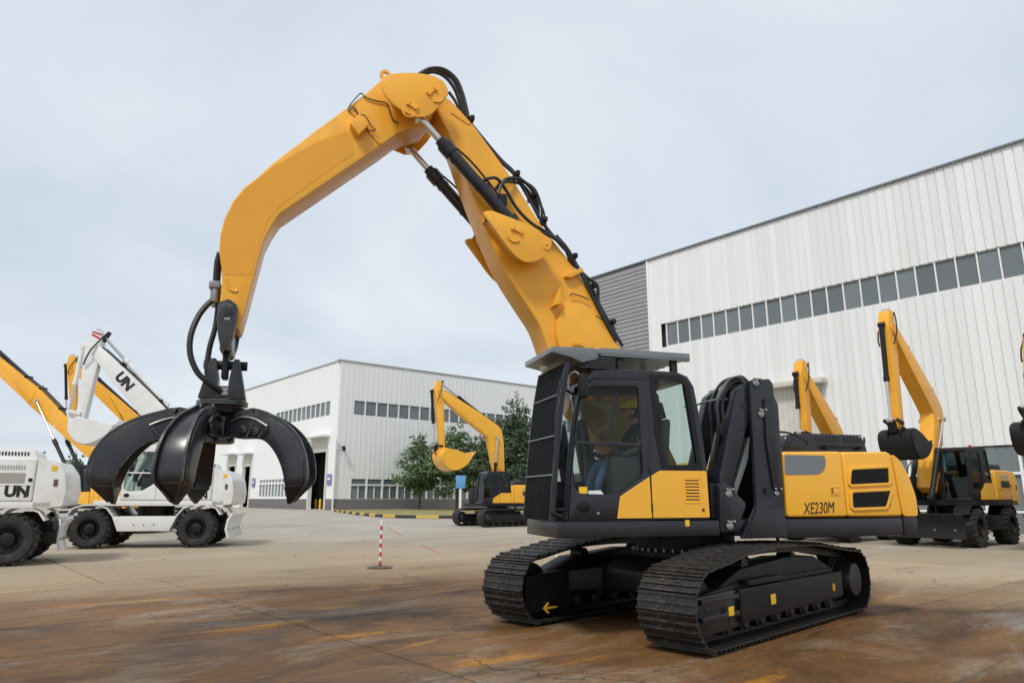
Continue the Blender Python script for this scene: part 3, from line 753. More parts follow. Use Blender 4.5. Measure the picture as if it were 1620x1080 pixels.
def tree(base, h, rad, trunk_h, lab, seed, mat='leaf', n=9000, size=0.34, cone=0.0, name='tree'):
    rnd = random.Random(seed)
    t = empty(name, base); tag(t, lab, 'tree', 'trees on the lawn by the distant hall')
    q = MB(); top = Vector((rnd.uniform(-.3, .3), rnd.uniform(-.3, .3), h * 0.9))
    q.tube(curve([(0, 0, -0.1), (0.05, 0, trunk_h), tuple(top * 0.6), tuple(top)], 5), [0.17 - 0.15 * i / 15 for i in range(16)], 8)
    for k in range(9):
        z = trunk_h + (h - trunk_h) * (0.05 + 0.07 * k); a = k * 2.4; r = rad * (0.85 - 0.06 * k)
        q.tube(curve([(0.03, 0, z), (math.cos(a) * r * 0.5, math.sin(a) * r * 0.5, z + 0.5), (math.cos(a) * r, math.sin(a) * r, z + 1.3)], 4), [0.07 - 0.006 * i for i in range(9)], 6)
    q.build('trunk', 'bark', t)
    bl = []
    for k in range(11):
        f = k / 10; z = trunk_h + (h - trunk_h) * (0.02 + 0.90 * f)
        r = rad * ((1 - f) ** 0.6 * cone + (1 - cone) * math.sin(PI * min(1, 0.28 + 0.66 * f)))
        for m in range(3 if k < 9 else 2):
            a = rnd.uniform(0, 2 * PI); d = r * rnd.uniform(0.25, 0.7)
            bl.append((math.cos(a) * d, math.sin(a) * d, z + rnd.uniform(-.3, .3), r * rnd.uniform(.42, .62), r * rnd.uniform(.42, .62), (h - trunk_h) * rnd.uniform(.07, .11)))
    vs, fs = leaves(bl, n, size, seed)
    me = bpy.data.meshes.new('crown'); me.from_pydata(vs, [], fs); link('crown', me, mat, t)
    return t
def at(px, py_base): return ground(px, py_base)
def zat(P, py):
    """height of the point above P that shows at image row py"""
    c, s = math.cos(PITCH), math.sin(PITCH); v = (540 - py) / FPX
    return EYE + P.y * (s + v * c) / (c - v * s)
P = ground(663, 806); tree(P, zat(P, 683), 3.6, 2.6, 'leafy young tree with a slim trunk, outermost on the lawn', 3, n=9500, size=0.30)
P = ground(722, 806.5); tree(P, zat(P, 668), 4.4, 2.8, 'bushy green tree right behind the yellow bucket', 5, n=12000, size=0.30)
P = ground(815, 806.5); tree(P, zat(P, 622), 5.6, 2.6, 'tall dark dense tree rising behind the tracked yellow excavator', 8, 'leaf_dark', n=22000, size=0.30, cone=0.55)
P = ground(772, 806); tree(P, zat(P, 672), 4.0, 2.4, 'dark tree between the bushy tree and the tall dense one', 11, 'leaf_dark', n=12000, size=0.30)
# far tree belt beyond the yard
vs, fs = [], []; rb = random.Random(2)
for k in range(60):
    x = -150 + k * 2.0; y = 190 + rb.uniform(-6, 6); h = rb.uniform(8.0, 12.5)
    a, c = leaves([(x, y, h * 0.55, 2.6, 2.6, h * 0.45)], 330, 0.9, 100 + k)
    i = len(vs); vs += a; fs += [tuple(i + j for j in f) for f in c]
me = bpy.data.meshes.new('far_trees'); me.from_pydata(vs, [], fs); o = link('far_trees', me, 'leaf_dark'); tag(o, 'low dark belt of far trees beyond the white excavators', 'trees', kind='stuff')
# blue road sign on a white post by the lawn
P = ground(728, 812); zs0, zs1 = zat(P, 772), zat(P, 752)
sg = empty('road_sign', P); tag(sg, 'blue road sign on a white post on the lawn', 'sign')
MB().cyl((0, 0, 0), (0, 0, zs1), 0.13, 10).build('post', 'white_trim', sg)
MB().box(-0.48, 0.48, -0.19, -0.14, zs0, zs1).build('sign_board', 'blue_sign', sg, bevel=0.02)
# striped marker poles
def marker(P, h, lab):
    t = empty('marker_pole', P); tag(t, lab, 'pole', 'striped marker poles in the yard')
    MB().lathe([(0.29, 0.0), (0.29, 0.022), (0.25, 0.035), (0.05, 0.05), (0.035, 0.09)], 24).build('base_disc', 'rusty_steel', t)
    nb = 10
    for k in range(nb):
        z0 = 0.06 + (h - 0.06) * k / nb; z1 = 0.06 + (h - 0.06) * (k + 1) / nb
        MB().cyl((0, 0, z0), (0, 0, z1 - 0.0005), 0.027, 12).build('stripe', 'red' if k % 2 == 0 else 'white_trim', t)
    MB().lathe([(0.027, h), (0.024, h + 0.018), (0.01, h + 0.028)], 12).build('pole_cap', 'white_trim', t)
marker(ground(601, 898), 1.02, 'red and white striped pole on a rusty disc out in the open yard')
marker(ground(881, 893), 1.02, 'red and white striped pole mostly hidden behind the grapple machine')

# ================================================================== THE GRAPPLE MACHINE
MC = Vector((2.325, 9.915, 0.0))
MANG, TANG = 73.0, 45.5            # heading of upper structure / of the tracks
S = side_plane(MC, MANG)
T_ = side_plane(MC, TANG)
def heading(ang): f = fwd(ang); return math.atan2(f.y, f.x)
mh = empty('material_handler', MC, heading(MANG))
tag(mh, 'large yellow and dark grey tracked grapple machine with its boom raised high', 'excavator')
TR = heading(TANG) - heading(MANG)
def PX(pts, lat): return [S(x, y, lat) for x, y in pts]

# --- undercarriage
path_ctl = [(-2.05, 0.035), (1.9, 0.035)]
def track_path():
    p = [(-1.95 + i * 0.1, 0.0) for i in range(40)]                       # ground run, rear to front
    for k in range(0, 17):                                                # idler
        a = R(-90 + 11.0 * k); p.append((1.86 + 0.405 * math.cos(a), 0.405 + 0.405 * math.sin(a)))
    top = curve([(1.55, 0.845), (0.95, 0.94), (0.25, 0.965), (-0.3, 0.955), (-0.85, 0.935), (-1.5, 0.86), (-1.85, 0.80)], 6)
    p += [(q[0], q[1]) for q in [Vector((a[0], a[1], 0)) for a in [(t.x, t.y) for t in [Vector((c[0], c[1], 0)) for c in top]]]]
    for k in range(0, 17):
        a = R(95 + 10.6 * k); p.append((-2.05 + 0.40 * math.cos(a), 0.40 + 0.40 * math.sin(a)))
    return p
def curve2(pts, n): return [(q.x, q.y) for q in curve([(a, b_, 0) for a, b_ in pts], n)]
TP = [(-1.95 + i * 0.1, 0.0) for i in range(39)]
TP += [(1.86 + 0.405 * math.cos(R(-90 + 10.5 * k)), 0.405 + 0.405 * math.sin(R(-90 + 10.5 * k))) for k in range(18)]
TP += curve2([(1.6, 0.845), (0.95, 0.94), (0.25, 0.965), (-0.3, 0.955), (-0.85, 0.93), (-1.5, 0.855), (-1.95, 0.805)], 6)
TP += [(-2.05 + 0.40 * math.cos(R(97 + 10.2 * k)), 0.40 + 0.40 * math.sin(R(97 + 10.2 * k))) for k in range(17)]
def walk(path, pitch):
    P = [Vector(p) for p in path] + [Vector(path[0])]
    tot = sum((P[i + 1] - P[i]).length for i in range(len(P) - 1)); n = round(tot / pitch); st = tot / n
    out = []; i = 0; pos = 0.0; d0 = 0.0
    for k in range(n):
        tgt = k * st
        while i < len(P) - 2 and d0 + (P[i + 1] - P[i]).length < tgt: d0 += (P[i + 1] - P[i]).length; i += 1
        e = P[i + 1] - P[i]; out.append((P[i] + e.normalized() * (tgt - d0)))
    res = []
    for k in range(n):
        d = out[(k + 1) % n] - out[k - 1]
        res.append((out[k], math.atan2(d.y, d.x)))
    return res, st
shoes, SPITCH = walk(TP, 0.19)
def shoe_mesh():
    q = MB(); h = SPITCH / 2; w = 0.35
    # local x along travel, z outward is NEGATIVE (path runs with the ground below)
    q.prism([(-h + 0.004, 0.012), (h + 0.012, 0.012), (h + 0.012, 0.026), (-h + 0.004, 0.026)], -w, w)
    for x, hh in ((-h + 0.018, 0.030), (0.0, 0.020), (h - 0.014, 0.020)):
        q.prism([(x - 0.012, 0.0125), (x + 0.012, 0.0125), (x + 0.007, 0.012 - hh), (x - 0.007, 0.012 - hh)], -w, w)
    for y in (-0.085, 0.085):
        for x in (-0.045, 0.045): q.box(x - 0.015, x + 0.015, y - 0.018, y + 0.018, -0.004, 0.0135)
    return q
shoe_data = None
for sgn, nm in ((1, 'near'), (-1, 'far')):
    L0 = 1.2 * sgn
    # chain
    q = MB(); r1 = [Vector(p) for p in TP]
    ctr = Vector((-0.1, 0.45))
    ins = inset(TP, 0.035); ins2 = inset(TP, 0.11)
    q.prism(ins, -0.09, 0.09, [ins2])
    trk = q.build('track', 'track_steel', mh, loc=(0, 0, 0.034), rz=TR)
    trk.location = Matrix.Rotation(TR, 4, 'Z') @ Vector((0, L0, 0.034))
    for (p, a) in shoes:
        if shoe_data is None:
            o = shoe_mesh().build('track_shoe', 'track_steel', trk); shoe_data = o.data
        else: o = link('track_shoe', shoe_data, None, trk)
        o.location = (p.x, 0, p.y); o.rotation_euler = (0, -a, 0)
    # side frame
    q = MB()
    fp = [(2.02, 0.22), (2.02, 0.55), (1.55, 0.60), (1.2, 0.62), (-1.45, 0.62), (-1.6, 0.55), (-1.6, 0.30), (-1.2, 0.22)]
    q.prism(roundpoly(fp, 0.05), -0.20, 0.20)
    q.prism(roundpoly([(1.25, 0.24), (1.25, 0.58), (-1.55, 0.58), (-1.55, 0.26)], 0.03), 0.20 * sgn, 0.30 * sgn) if True else None
    q.prism([(1.5, 0.605), (1.0, 0.76), (-0.2, 0.83), (-1.0, 0.80), (-1.55, 0.605)], -0.17, 0.17)
    fr = q.build('track_frame', 'grey_paint' if False else 'black', mh, bevel=0.012)
    fr.rotation_euler = (0, 0, TR); fr.location = Matrix.Rotation(TR, 4, 'Z') @ Vector((0, L0, 0))
    # yoke plate with ribs at the idler
    q = MB(); q.prism(roundpoly([(2.10, 0.18), (2.10, 0.56), (1.27, 0.575), (1.27, 0.2)], 0.03), 0.205 * sgn, 0.255 * sgn)
    for z in (0.36, 0.53): q.box(1.30, 2.06, min(0.256 * sgn, 0.30 * sgn), max(0.256 * sgn, 0.30 * sgn), z - 0.035, z + 0.01)
    q.box(1.86, 1.92, min(0.256 * sgn, 0.262 * sgn), max(0.256 * sgn, 0.262 * sgn), 0.42, 0.45)
    q.build('idler_yoke', 'grey_paint', fr, bevel=0.008)
    # wheels in the track
    for x in [1.42 - 0.385 * k for k in range(8)]:
        q = MB(); M = Matrix.Translation((x, -0.2, 0.215)) @ Matrix.Rotation(R(-90), 4, 'X')
        q.lathe([(0.03, -0.03), (0.06, -0.03), (0.075, 0.0), (0.10, 0.01), (0.10, 0.14), (0.07, 0.15), (0.07, 0.25), (0.10, 0.26), (0.10, 0.39), (0.075, 0.40), (0.06, 0.43), (0.03, 0.43)], 16, M)
        q.box(x - 0.05, x + 0.05, -0.26, 0.26, 0.25, 0.33)
        q.build('bottom_roller', 'track_steel', fr)
    for x in (0.75, -0.55):
        q = MB(); M = Matrix.Translation((x, -0.12, 0.79)) @ Matrix.Rotation(R(-90), 4, 'X')
        q.lathe([(0.03, 0.02), (0.08, 0.02), (0.08, 0.22), (0.03, 0.22)], 16, M); q.box(x - 0.04, x + 0.04, -0.1, 0.1, 0.6, 0.78); q.build('carrier_roller', 'track_steel', fr)
    q = MB(); M = Matrix.Translation((1.86, -0.11, 0.44)) @ Matrix.Rotation(R(-90), 4, 'X'); q.lathe([(0.08, -0.1), (0.10, 0), (0.24, 0.01), (0.30, 0.0), (0.31, 0.05), (0.31, 0.17), (0.30, 0.22), (0.24, 0.21), (0.10, 0.22), (0.08, 0.32)], 32, M); q.build('front_idler', 'track_steel', fr)
    q = MB(); M = Matrix.Translation((-2.05, -0.16, 0.434)) @ Matrix.Rotation(R(-90), 4, 'X')
    q.lathe([(0.27, 0.10), (0.27, 0.22)] if True else [], 32, M); q.lathe([(0.20, -0.12), (0.24, -0.08), (0.24, 0.40), (0.215, 0.45), (0.05, 0.46)], 32, M)
    for k in range(21):
        a = 2 * PI * k / 21; q.box(-0.03, 0.03, -0.03, 0.03, 0.24, 0.315, Matrix.Translation((-2.05, 0, 0.434)) @ Matrix.Rotation(a, 4, 'Y'))
    q.build('drive_sprocket', 'track_steel', fr)
    if sgn == 1:
        for (px, py, w, h) in ((1157, 966, 0.055, 0.045), (1223.5, 947, 0.06, 0.055), (1319, 928, 0.04, 0.045)):
            s_, z_ = T_(px, py, 1.2 + 0.302); MB().box(s_ - w, s_ + w, 0.3015, 0.306, z_ - h, z_ + h).build('warning_label', 'yellow_mark', fr, bevel=0.002, seg=1)
        MB().box(0.52, 0.62, 0.3015, 0.304, 0.37, 0.47).build('inspection_hole', 'black', fr)
        q = MB().box(1.05, 0.2, 0.15, 0.29, 0.60, 0.655); q.build('step_plate', 'black', fr, bevel=0.006)
    else:
        s_, z_ = T_(866, 960, -0.98)
        q = MB(); q.prism([(s_ + 0.13, z_), (s_ + 0.04, z_ + 0.07), (s_ + 0.015, z_ + 0.055), (s_ + 0.07, z_ + 0.012), (s_ - 0.13, z_ + 0.012), (s_ - 0.13, z_ - 0.012), (s_ + 0.07, z_ - 0.012), (s_ + 0.015, z_ - 0.055), (s_ + 0.04, z_ - 0.07)], 0.262, 0.268)
        q.build('direction_arrow', 'yellow_mark', fr)
        MB().prism(roundpoly([(2.10, 0.14), (2.10, 0.60), (1.2, 0.63), (1.2, 0.16)], 0.03), 0.205, 0.26).build('idler_guard', 'black', fr, bevel=0.008)
# car body between the tracks
q = MB(); q.prism(roundpoly([(-0.95, 0.36), (-0.95, 0.62), (-0.6, 0.80), (0.6, 0.80), (0.95, 0.62), (0.95, 0.36)], 0.06), -0.62, 0.62)
for sx in (-1, 1):
    for sy in (-1, 1):
        a = [q.bm.verts.new(p) for p in ((sx * 0.25, sy * 0.6, 0.38), (sx * 1.0, sy * 0.6, 0.38), (sx * 1.0, sy * 0.6, 0.66), (sx * 0.25, sy * 0.6, 0.78))]
        c = [q.bm.verts.new(p) for p in ((sx * 0.75, sy * 1.02, 0.34), (sx * 1.35, sy * 1.02, 0.34), (sx * 1.35, sy * 1.02, 0.60), (sx * 0.75, sy * 1.02, 0.60))]
        q.bm.faces.new(a); q.bm.faces.new(c[::-1])
        for i in range(4): q.bm.faces.new((a[i], a[(i + 1) % 4], c[(i + 1) % 4], c[i]))
o = q.build('car_body', 'black', mh, bevel=0.02); o.rotation_euler = (0, 0, TR)
q = MB().lathe([(0.60, 0.78), (0.68, 0.80), (0.68, 0.86), (0.62, 0.865), (0.62, 0.97), (0.70, 0.975), (0.70, 1.09), (0.6, 1.10)], 48); sr = q.build('slew_ring', 'black', mh)
bd = None
for k in range(36):
    a = 2 * PI * k / 36
    if bd is None: o = MB().lathe([(0.018, -0.04), (0.018, 0.0), (0.01, 0.004)], 6).build('ring_bolt', 'steel', sr); bd = o.data
    else: o = link('ring_bolt', bd, None, sr)
    o.location = (0.665 * math.cos(a), 0.665 * math.sin(a), 0.905)

# --- revolving platform
q = MB(); q.prism([(1.15, 1.12), (1.15, 1.30), (-2.3, 1.30), (-2.3, 1.12)], -1.3, 0.26); q.box(-2.3, 0.0, 0.262, 1.30, 1.10, 1.298); q.build('platform', 'grey_paint', mh, bevel=0.015)
MB().box(0.25, 1.25, -1.32, -0.42, 1.305, 1.9).build('tank_box', 'grey_paint', mh, bevel=0.05)
# cab carrier (dark L frame that lifts the cab)
ca = S(888, 852, 1.40); cb = S(1138, 846, 1.40)
q = MB(); q.box(0.30, 2.33, 0.30, 1.40, 1.115, 1.292)
o = q.build('cab_carrier', 'grey_paint', mh, bevel=0.012)
s_, z_ = S(1088, 827, 1.41); MB().box(s_ - 0.028, s_ + 0.028, 1.4005, 1.403, z_ - 0.035, z_ + 0.035).build('warning_label', 'yellow_mark', o)
MB().tube(curve([(0.98, 1.1, 1.12), (0.95, 1.1, 1.085), (0.90, 1.1, 1.085), (0.87, 1.1, 1.12)], 4), 0.008, 6).build('lifting_eye', 'black', o)

# --- cab
LC = 1.38                      # outer cab side
def cab_parts(parent, mf, ml, mp, l0, l1, ds=0.0, dz=0.0, main=False, gl='cab_glass', lower_panel=True):
    """cab: frame with door, windows, seat; profile traced on the big machine and shared by the others"""
    def Z(p): return [(a + ds, b_ + dz) for a, b_ in p]
    w = l1
    front = [(2.22, 1.30), (2.17, 1.9), (2.10, 2.45), (2.03, 2.75), (1.95, 2.92), (1.83, 3.01)]
    prof = front + [(1.5, 3.045), (0.75, 3.05), (0.60, 3.00), (0.52, 2.88), (0.46, 2.5), (0.40, 1.86), (0.40, 1.30)]
    door = [(2.195, 1.315), (2.145, 1.9), (2.075, 2.45), (2.02, 2.70), (1.94, 2.84), (1.85, 2.90), (1.18, 2.925), (1.165, 1.85), (1.165, 1.315)]
    dwin = [(2.135, 1.72), (2.135, 2.10), (2.06, 2.45), (1.98, 2.72), (1.90, 2.82), (1.28, 2.845), (1.265, 2.05), (1.26, 1.80), (1.58, 1.595), (2.00, 1.58), (2.10, 1.62)]
    rwin = [(1.09, 2.97), (0.70, 2.975), (0.62, 2.90), (0.56, 2.45), (0.50, 1.90), (0.98, 1.89), (1.04, 2.25)]
    hole = inset(door, -0.006)
    q = MB()
    q.prism(Z(prof), w - 0.06, w - 0.012, [Z(hole), Z(roundpoly(rwin, 0.04))])
    # far side with one big opening, roof, floor, rear, front header and sill
    fwin = [(2.03, 1.75), (1.98, 2.45), (1.90, 2.75), (1.80, 2.86), (0.72, 2.90), (0.62, 2.80), (0.52, 1.90), (0.52, 1.75)]
    q.prism(Z(prof), l0, l0 + 0.05, [Z(roundpoly(fwin, 0.05))])
    rf = [(1.95, 2.922), (1.83, 3.012), (1.5, 3.047), (0.75, 3.052), (0.60, 3.002), (0.56, 2.94), (0.66, 2.97), (0.78, 2.985), (1.5, 2.98), (1.78, 2.95), (1.90, 2.88)]
    q.prism(Z(rf), l0 + 0.052, w - 0.062)
    q.prism(Z([(0.40, 1.30), (2.22, 1.30), (2.20, 1.37), (0.40, 1.37)]), l0 + 0.052, w - 0.062)
    q.prism(Z([(0.40, 1.372), (0.45, 1.372), (0.50, 1.95), (0.44, 1.95)]), l0 + 0.052, w - 0.062)
    for yy in (l0 + 0.052, w - 0.13):
        q.prism(Z([(2.21, 1.372), (2.16, 1.95), (2.09, 2.46), (1.96, 2.918), (1.90, 2.87), (2.03, 2.45), (2.10, 1.95), (2.14, 1.372)]), yy, yy + 0.068)
        q.prism(Z([(0.445, 1.952), (0.50, 1.952), (0.62, 2.94), (0.57, 2.96), (0.52, 2.88)]), yy, yy + 0.068)
    cab = q.build('cab', mf, parent, bevel=0.010, seg=2)
    # door
    q = MB(); q.prism(Z(roundpoly(door, 0.02)), w - 0.055, w, [Z(roundpoly(dwin, 0.06))])
    q.prism(Z([(2.10, 2.145), (2.095, 2.185), (1.27, 2.175), (1.268, 2.135)]), w - 0.05, w - 0.006)
    d = q.build('door', mf, cab, bevel=0.012)
    for o_ in ((1.72, 1.46),):
        q = MB(); q.lathe([(0.0, 0)] if False else [(0.085, -0.006), (0.085, 0.006), (0.07, 0.012)], 20, Matrix.Translation((2.02 + ds, w + 0.004, 1.46 + dz)) @ Matrix.Rotation(R(-90), 4, 'X') @ Matrix.Scale(0.72, 4, (0, 1, 0)))
        q.build('door_handle', 'black', cab)
    MB().prism(Z(inset(dwin, -0.008)), w - 0.036, w - 0.030).build('door_window', gl, cab)
    MB().prism(Z(inset(rwin, -0.02)), w - 0.030, w - 0.022).build('rear_side_window', gl, cab)
    q = MB(); q.prism(Z(inset(rwin, -0.03)), w - 0.0115, w - 0.006, [Z(roundpoly(inset(rwin, 0.035), 0.04))]); q.build('window_seal', 'black', cab)
    MB().prism(Z(inset(fwin, -0.01)), l0 + 0.02, l0 + 0.026).build('far_window', gl, cab)
    MB().prism(Z([(2.165, 1.36), (2.115, 1.95), (2.045, 2.46), (1.93, 2.90), (1.922, 2.897), (2.037, 2.455), (2.107, 1.945), (2.157, 1.36)]), l0 + 0.122, w - 0.132).build('windscreen', gl, cab)
    MB().prism(Z([(0.475, 1.955), (0.60, 2.935), (0.594, 2.936), (0.469, 1.955)]), l0 + 0.122, w - 0.132).build('rear_window', gl, cab)
    if lower_panel:
        dp = [(1.61, 1.322), (1.565, 1.565), (1.183, 1.79), (1.172, 1.322)]
        MB().prism(Z(dp), w + 0.001, w + 0.006).build('door_lower_panel', mp, cab, bevel=0.002, seg=1)
        rp = [(1.155, 1.322), (1.155, 1.80), (1.04, 1.86), (0.42, 1.862), (0.412, 1.322)]
        pan = MB().prism(Z(roundpoly(rp, 0.02)), w - 0.010, w + 0.006).build('rear_lower_panel', mp, cab, bevel=0.004, seg=1)
    # inside
    m_ = (l0 + w) / 2
    q = MB(); q.prism(Z(roundpoly([(1.45, 1.72), (1.42, 1.84), (0.95, 1.84), (0.82, 2.5), (0.72, 2.5), (0.80, 1.72)], 0.06)), m_ - 0.24, m_ + 0.24)
    q.box(0.95 + ds, 1.35 + ds, m_ - 0.2, m_ + 0.2, 1.375 + dz, 1.715 + dz); q.prism(Z(roundpoly([(0.80, 2.52), (0.84, 2.72), (0.76, 2.72), (0.71, 2.52)], 0.02)), m_ - 0.13, m_ + 0.13)
    q.build('seat', 'seat_cloth', cab, bevel=0.03)
    for sy in (-1, 1):
        q = MB(); q.box(1.02 + ds, 1.62 + ds, m_ + sy * 0.34 - 0.08, m_ + sy * 0.34 + 0.08, 1.375 + dz, 2.02 + dz); q.tube(curve([(1.5 + ds, m_ + sy * 0.34, 2.0 + dz), (1.53 + ds, m_ + sy * 0.34, 2.12 + dz), (1.51 + ds, m_ + sy * 0.34, 2.2 + dz)], 4), [0.018] * 6 + [0.026] * 3, 8)
        q.build('control_console', 'interior', cab, bevel=0.03)
    MB().box(1.98 + ds, 2.08 + ds, l0 + 0.1, l0 + 0.34, 1.9 + dz, 2.2 + dz).build('monitor', 'interior', cab, bevel=0.02)
    q = MB().box(0.5 + ds, 1.1 + ds, l0 + 0.06, w - 0.07, 1.375 + dz, 1.70 + dz); q.build('rear_shelf', 'interior', cab, bevel=0.02)
    return cab
cab = cab_parts(mh, 'grey_paint', 'grey_paint', 'yellow_panel', 0.38, LC, main=True)
# louvre on the rear lower panel
lx0, lz0_ = S(1081, 796, LC); lx1, lz1_ = S(1108.7, 755, LC)
q = MB(); rr = rrect(lx1, lx0, lz0_, lz1_, 0.03); q.prism(rr, LC + 0.0065, LC + 0.011, [inset(rr, 0.008)]); lv = q.build('louvre_frame', 'yellow_panel', cab, bevel=0.002, seg=1)
q = MB()
for k in range(7):
    z = lz0_ + 0.045 + k * (lz1_ - lz0_ - 0.08) / 6; q.box(lx1 + 0.04, lx0 - 0.035, LC + 0.0062, LC + 0.0075, z - 0.007, z + 0.007)
q.build('louvre_slot', 'ink', cab)
q = MB()
for k in range(7):
    z = lz0_ + 0.045 + k * (lz1_ - lz0_ - 0.08) / 6; q.prism([(lx1 + 0.04, z + 0.006), (lx0 - 0.035, z + 0.006), (lx0 - 0.035, z + 0.016), (lx1 + 0.04, z + 0.016)], LC + 0.0062, LC + 0.016)
q.build('louvre_blade', 'yellow_panel', cab)
s_, z_ = S(1112, 806, LC); MB().lathe([(0.016, 0), (0.016, 0.012), (0.008, 0.016)], 10, Matrix.Translation((s_, LC + 0.006, z_)) @ Matrix.Rotation(R(-90), 4, 'X')).build('panel_lock', 'ink', cab)
s_, z_ = S(946, 812, LC); MB().lathe([(0.018, 0), (0.018, 0.015), (0.01, 0.02)], 12, Matrix.Translation((s_, LC + 0.0005, z_)) @ Matrix.Rotation(R(-90), 4, 'X')).build('door_lock', 'steel', cab)
s_, z_ = S(924, 776, LC); MB().box(s_ - 0.05, s_ + 0.05, LC - 0.029, LC - 0.027, z_ - 0.03, z_ + 0.045).build('window_sticker', 'yellow_mark', cab)
s_, z_ = S(944, 778, LC); MB().prism([(s_ + .09, z_ - .02), (s_ - .1, z_ - .025), (s_ - .06, z_ + .02), (s_ + .09, z_ + .015)], LC - 0.029, LC - 0.027).build('window_sticker', 'white_trim', cab)
for z in (1.40, 1.83):       # hinges
    MB().cyl((1.168, LC + 0.004, z), (1.168, LC + 0.004, z + 0.09), 0.012, 8).build('door_hinge', 'grey_paint', cab)
# wiper and hand rail, mirrors
a = S(981, 610, LC - 0.2); c = S(962, 715, LC - 0.1)
MB().tube([(1.52, LC - 0.06, 2.80), (1.68, LC - 0.05, 2.16)], 0.016, 6).build('wiper_arm', 'black', cab)
rail = [(890, 600), (884, 640), (880, 740), (876, 800), (880, 812), (893, 816)]
q = MB(); q.tube(curve([(S(x, y, LC + 0.02)[0] + 0.02, LC - 0.02 if i > 4 else LC + 0.02, S(x, y, LC + 0.02)[1]) for i, (x, y) in enumerate(rail)], 6), 0.016, 8); q.build('hand_rail', 'grey_paint', cab)
q = MB(); q.box(1.99, 2.08, LC + 0.03, LC + 0.17, 2.66, 2.94); mir = q.build('mirror', 'black', cab, bevel=0.03)
q = MB(); q.tube(curve([(2.04, LC + 0.08, 2.90), (2.10, LC + 0.04, 2.97), (2.14, LC - 0.05, 2.92), (2.15, LC - 0.06, 2.78)], 5), 0.014, 8); q.build('mirror_arm', 'grey_light', cab)
# front guard of vertical bars
gp = [(2.17, 3.10), (2.235, 2.75), (2.29, 2.35), (2.335, 1.9), (2.37, 1.50), (2.385, 1.30)]
gc = [(p.x, p.y) for p in [Vector((c[0], c[1])) for c in [(q.x, q.y) for q in curve([(a, b_, 0) for a, b_ in gp], 4)]]]
gd = MB()
for l in (0.355, 1.30):
    gd.prism([(p[0] + 0.012, p[1]) for p in gc] + [(p[0] - 0.05, p[1]) for p in gc[::-1]], l, l + 0.018)
fg = gd.build('front_guard', 'grey_paint', mh)
bar = None
NB = 17
for k in range(NB):
    l = 0.40 + k * (0.87 / (NB - 1))
    if bar is None:
        q = MB(); q.prism([(p[0] + 0.010, p[1]) for p in gc] + [(p[0] - 0.034, p[1]) for p in gc[::-1]], -0.006, 0.006)
        o = q.build('guard_bar', 'black', fg); bar = o.data
    else: o = link('guard_bar', bar, None, fg)
    o.location.y = l
for z in (2.72, 2.24, 1.80):
    x = next(gc[i][0] + (gc[i + 1][0] - gc[i][0]) * (gc[i][1] - z) / (gc[i][1] - gc[i + 1][1]) for i in range(len(gc) - 1) if gc[i][1] >= z >= gc[i + 1][1])
    MB().cyl((x + 0.016, 0.36, z), (x + 0.016, 1.316, z), 0.010, 8).build('guard_rod', 'grey_light', fg)
for (x0, z0) in ((2.30, 1.42), (2.13, 2.98)):
    for l in (0.37, 1.285): MB().cyl((x0 - 0.1, l, z0), (x0 + 0.05, l, z0), 0.016, 8).build('guard_stay', 'grey_paint', fg)
# roof guard with visor
q = MB(); q.prism([(2.36, 3.205), (2.36, 3.27), (1.85, 3.285), (1.72, 3.26), (1.80, 3.15), (1.98, 3.10), (2.12, 3.155)], 0.34, 1.36); rg = q.build('roof_guard', 'grey_light', mh, bevel=0.008)
for k in range(7):
    l = 0.40 + k * 0.148; MB().box(0.56, 1.80, l, l + 0.085, 3.215, 3.262).build('guard_slat', 'grey_light', rg, bevel=0.006, seg=1)
MB().box(0.55, 1.75, 1.30, 1.37, 3.19, 3.29).build('guard_rail', 'grey_light', rg, bevel=0.01)
MB().box(0.55, 1.75, 0.33, 0.395, 3.19, 3.29).build('guard_rail', 'grey_light', rg, bevel=0.01)
for x in (0.72, 1.45):
    for l in (0.45, 1.25): MB().box(x - 0.04, x + 0.04, l - 0.03, l + 0.03, 3.045, 3.215).build('guard_foot', 'grey_paint', rg)
MB().box(1.10, 1.35, 0.7, 1.0, 3.06, 3.12).build('roof_hatch', 'black', rg, bevel=0.02)
M = Matrix.Translation((2.18, 0.62, 3.165)) @ Matrix.Rotation(R(25), 4, 'Y')
MB().lathe([(0.07, -0.03), (0.07, 0.02), (0.05, 0.04)], 16, M).build('work_lamp', 'white_trim', rg)
for l in (0.5, 1.2): MB().lathe([(0.015, 0), (0.015, 0.03)], 8, Matrix.Translation((2.25, l, 3.272))).build('guard_bolt', 'black', rg)

# --- cab lifting linkage: tower, arms, bracket, hoses
LT = 1.38
tw = PX([(1186, 601), (1217, 599), (1223, 607), (1224, 625), (1231, 640), (1239, 777), (1245, 850), (1173, 852), (1194, 808), (1197, 800), (1191, 690)], LT)
q = MB(); q.prism(roundpoly(tw, 0.03), LT - 0.05, LT); q.prism(roundpoly(tw, 0.03), 0.45, 0.50)
q.prism([tw[1], tw[2], tw[4], tw[5], tw[6], (tw[6][0] + 0.06, tw[6][1]), (tw[5][0] + 0.06, tw[5][1]), (tw[4][0] + 0.06, tw[4][1]), (tw[2][0] + 0.06, tw[2][1])], 0.50, LT - 0.05)
tower = q.build('riser_tower', 'grey_paint', mh, bevel=0.012)
grv = PX([(1214, 632), (1224, 632), (1229, 645), (1236, 770), (1229, 778)], LT + 0.02)
q = MB(); q.prism(roundpoly(PX([(1209, 628), (1224, 629), (1231, 642), (1239, 774), (1225, 776), (1213, 700)], LT + 0.03), 0.04), LT + 0.001, LT + 0.035); q.build('tower_cover', 'grey_paint', tower, bevel=0.012)
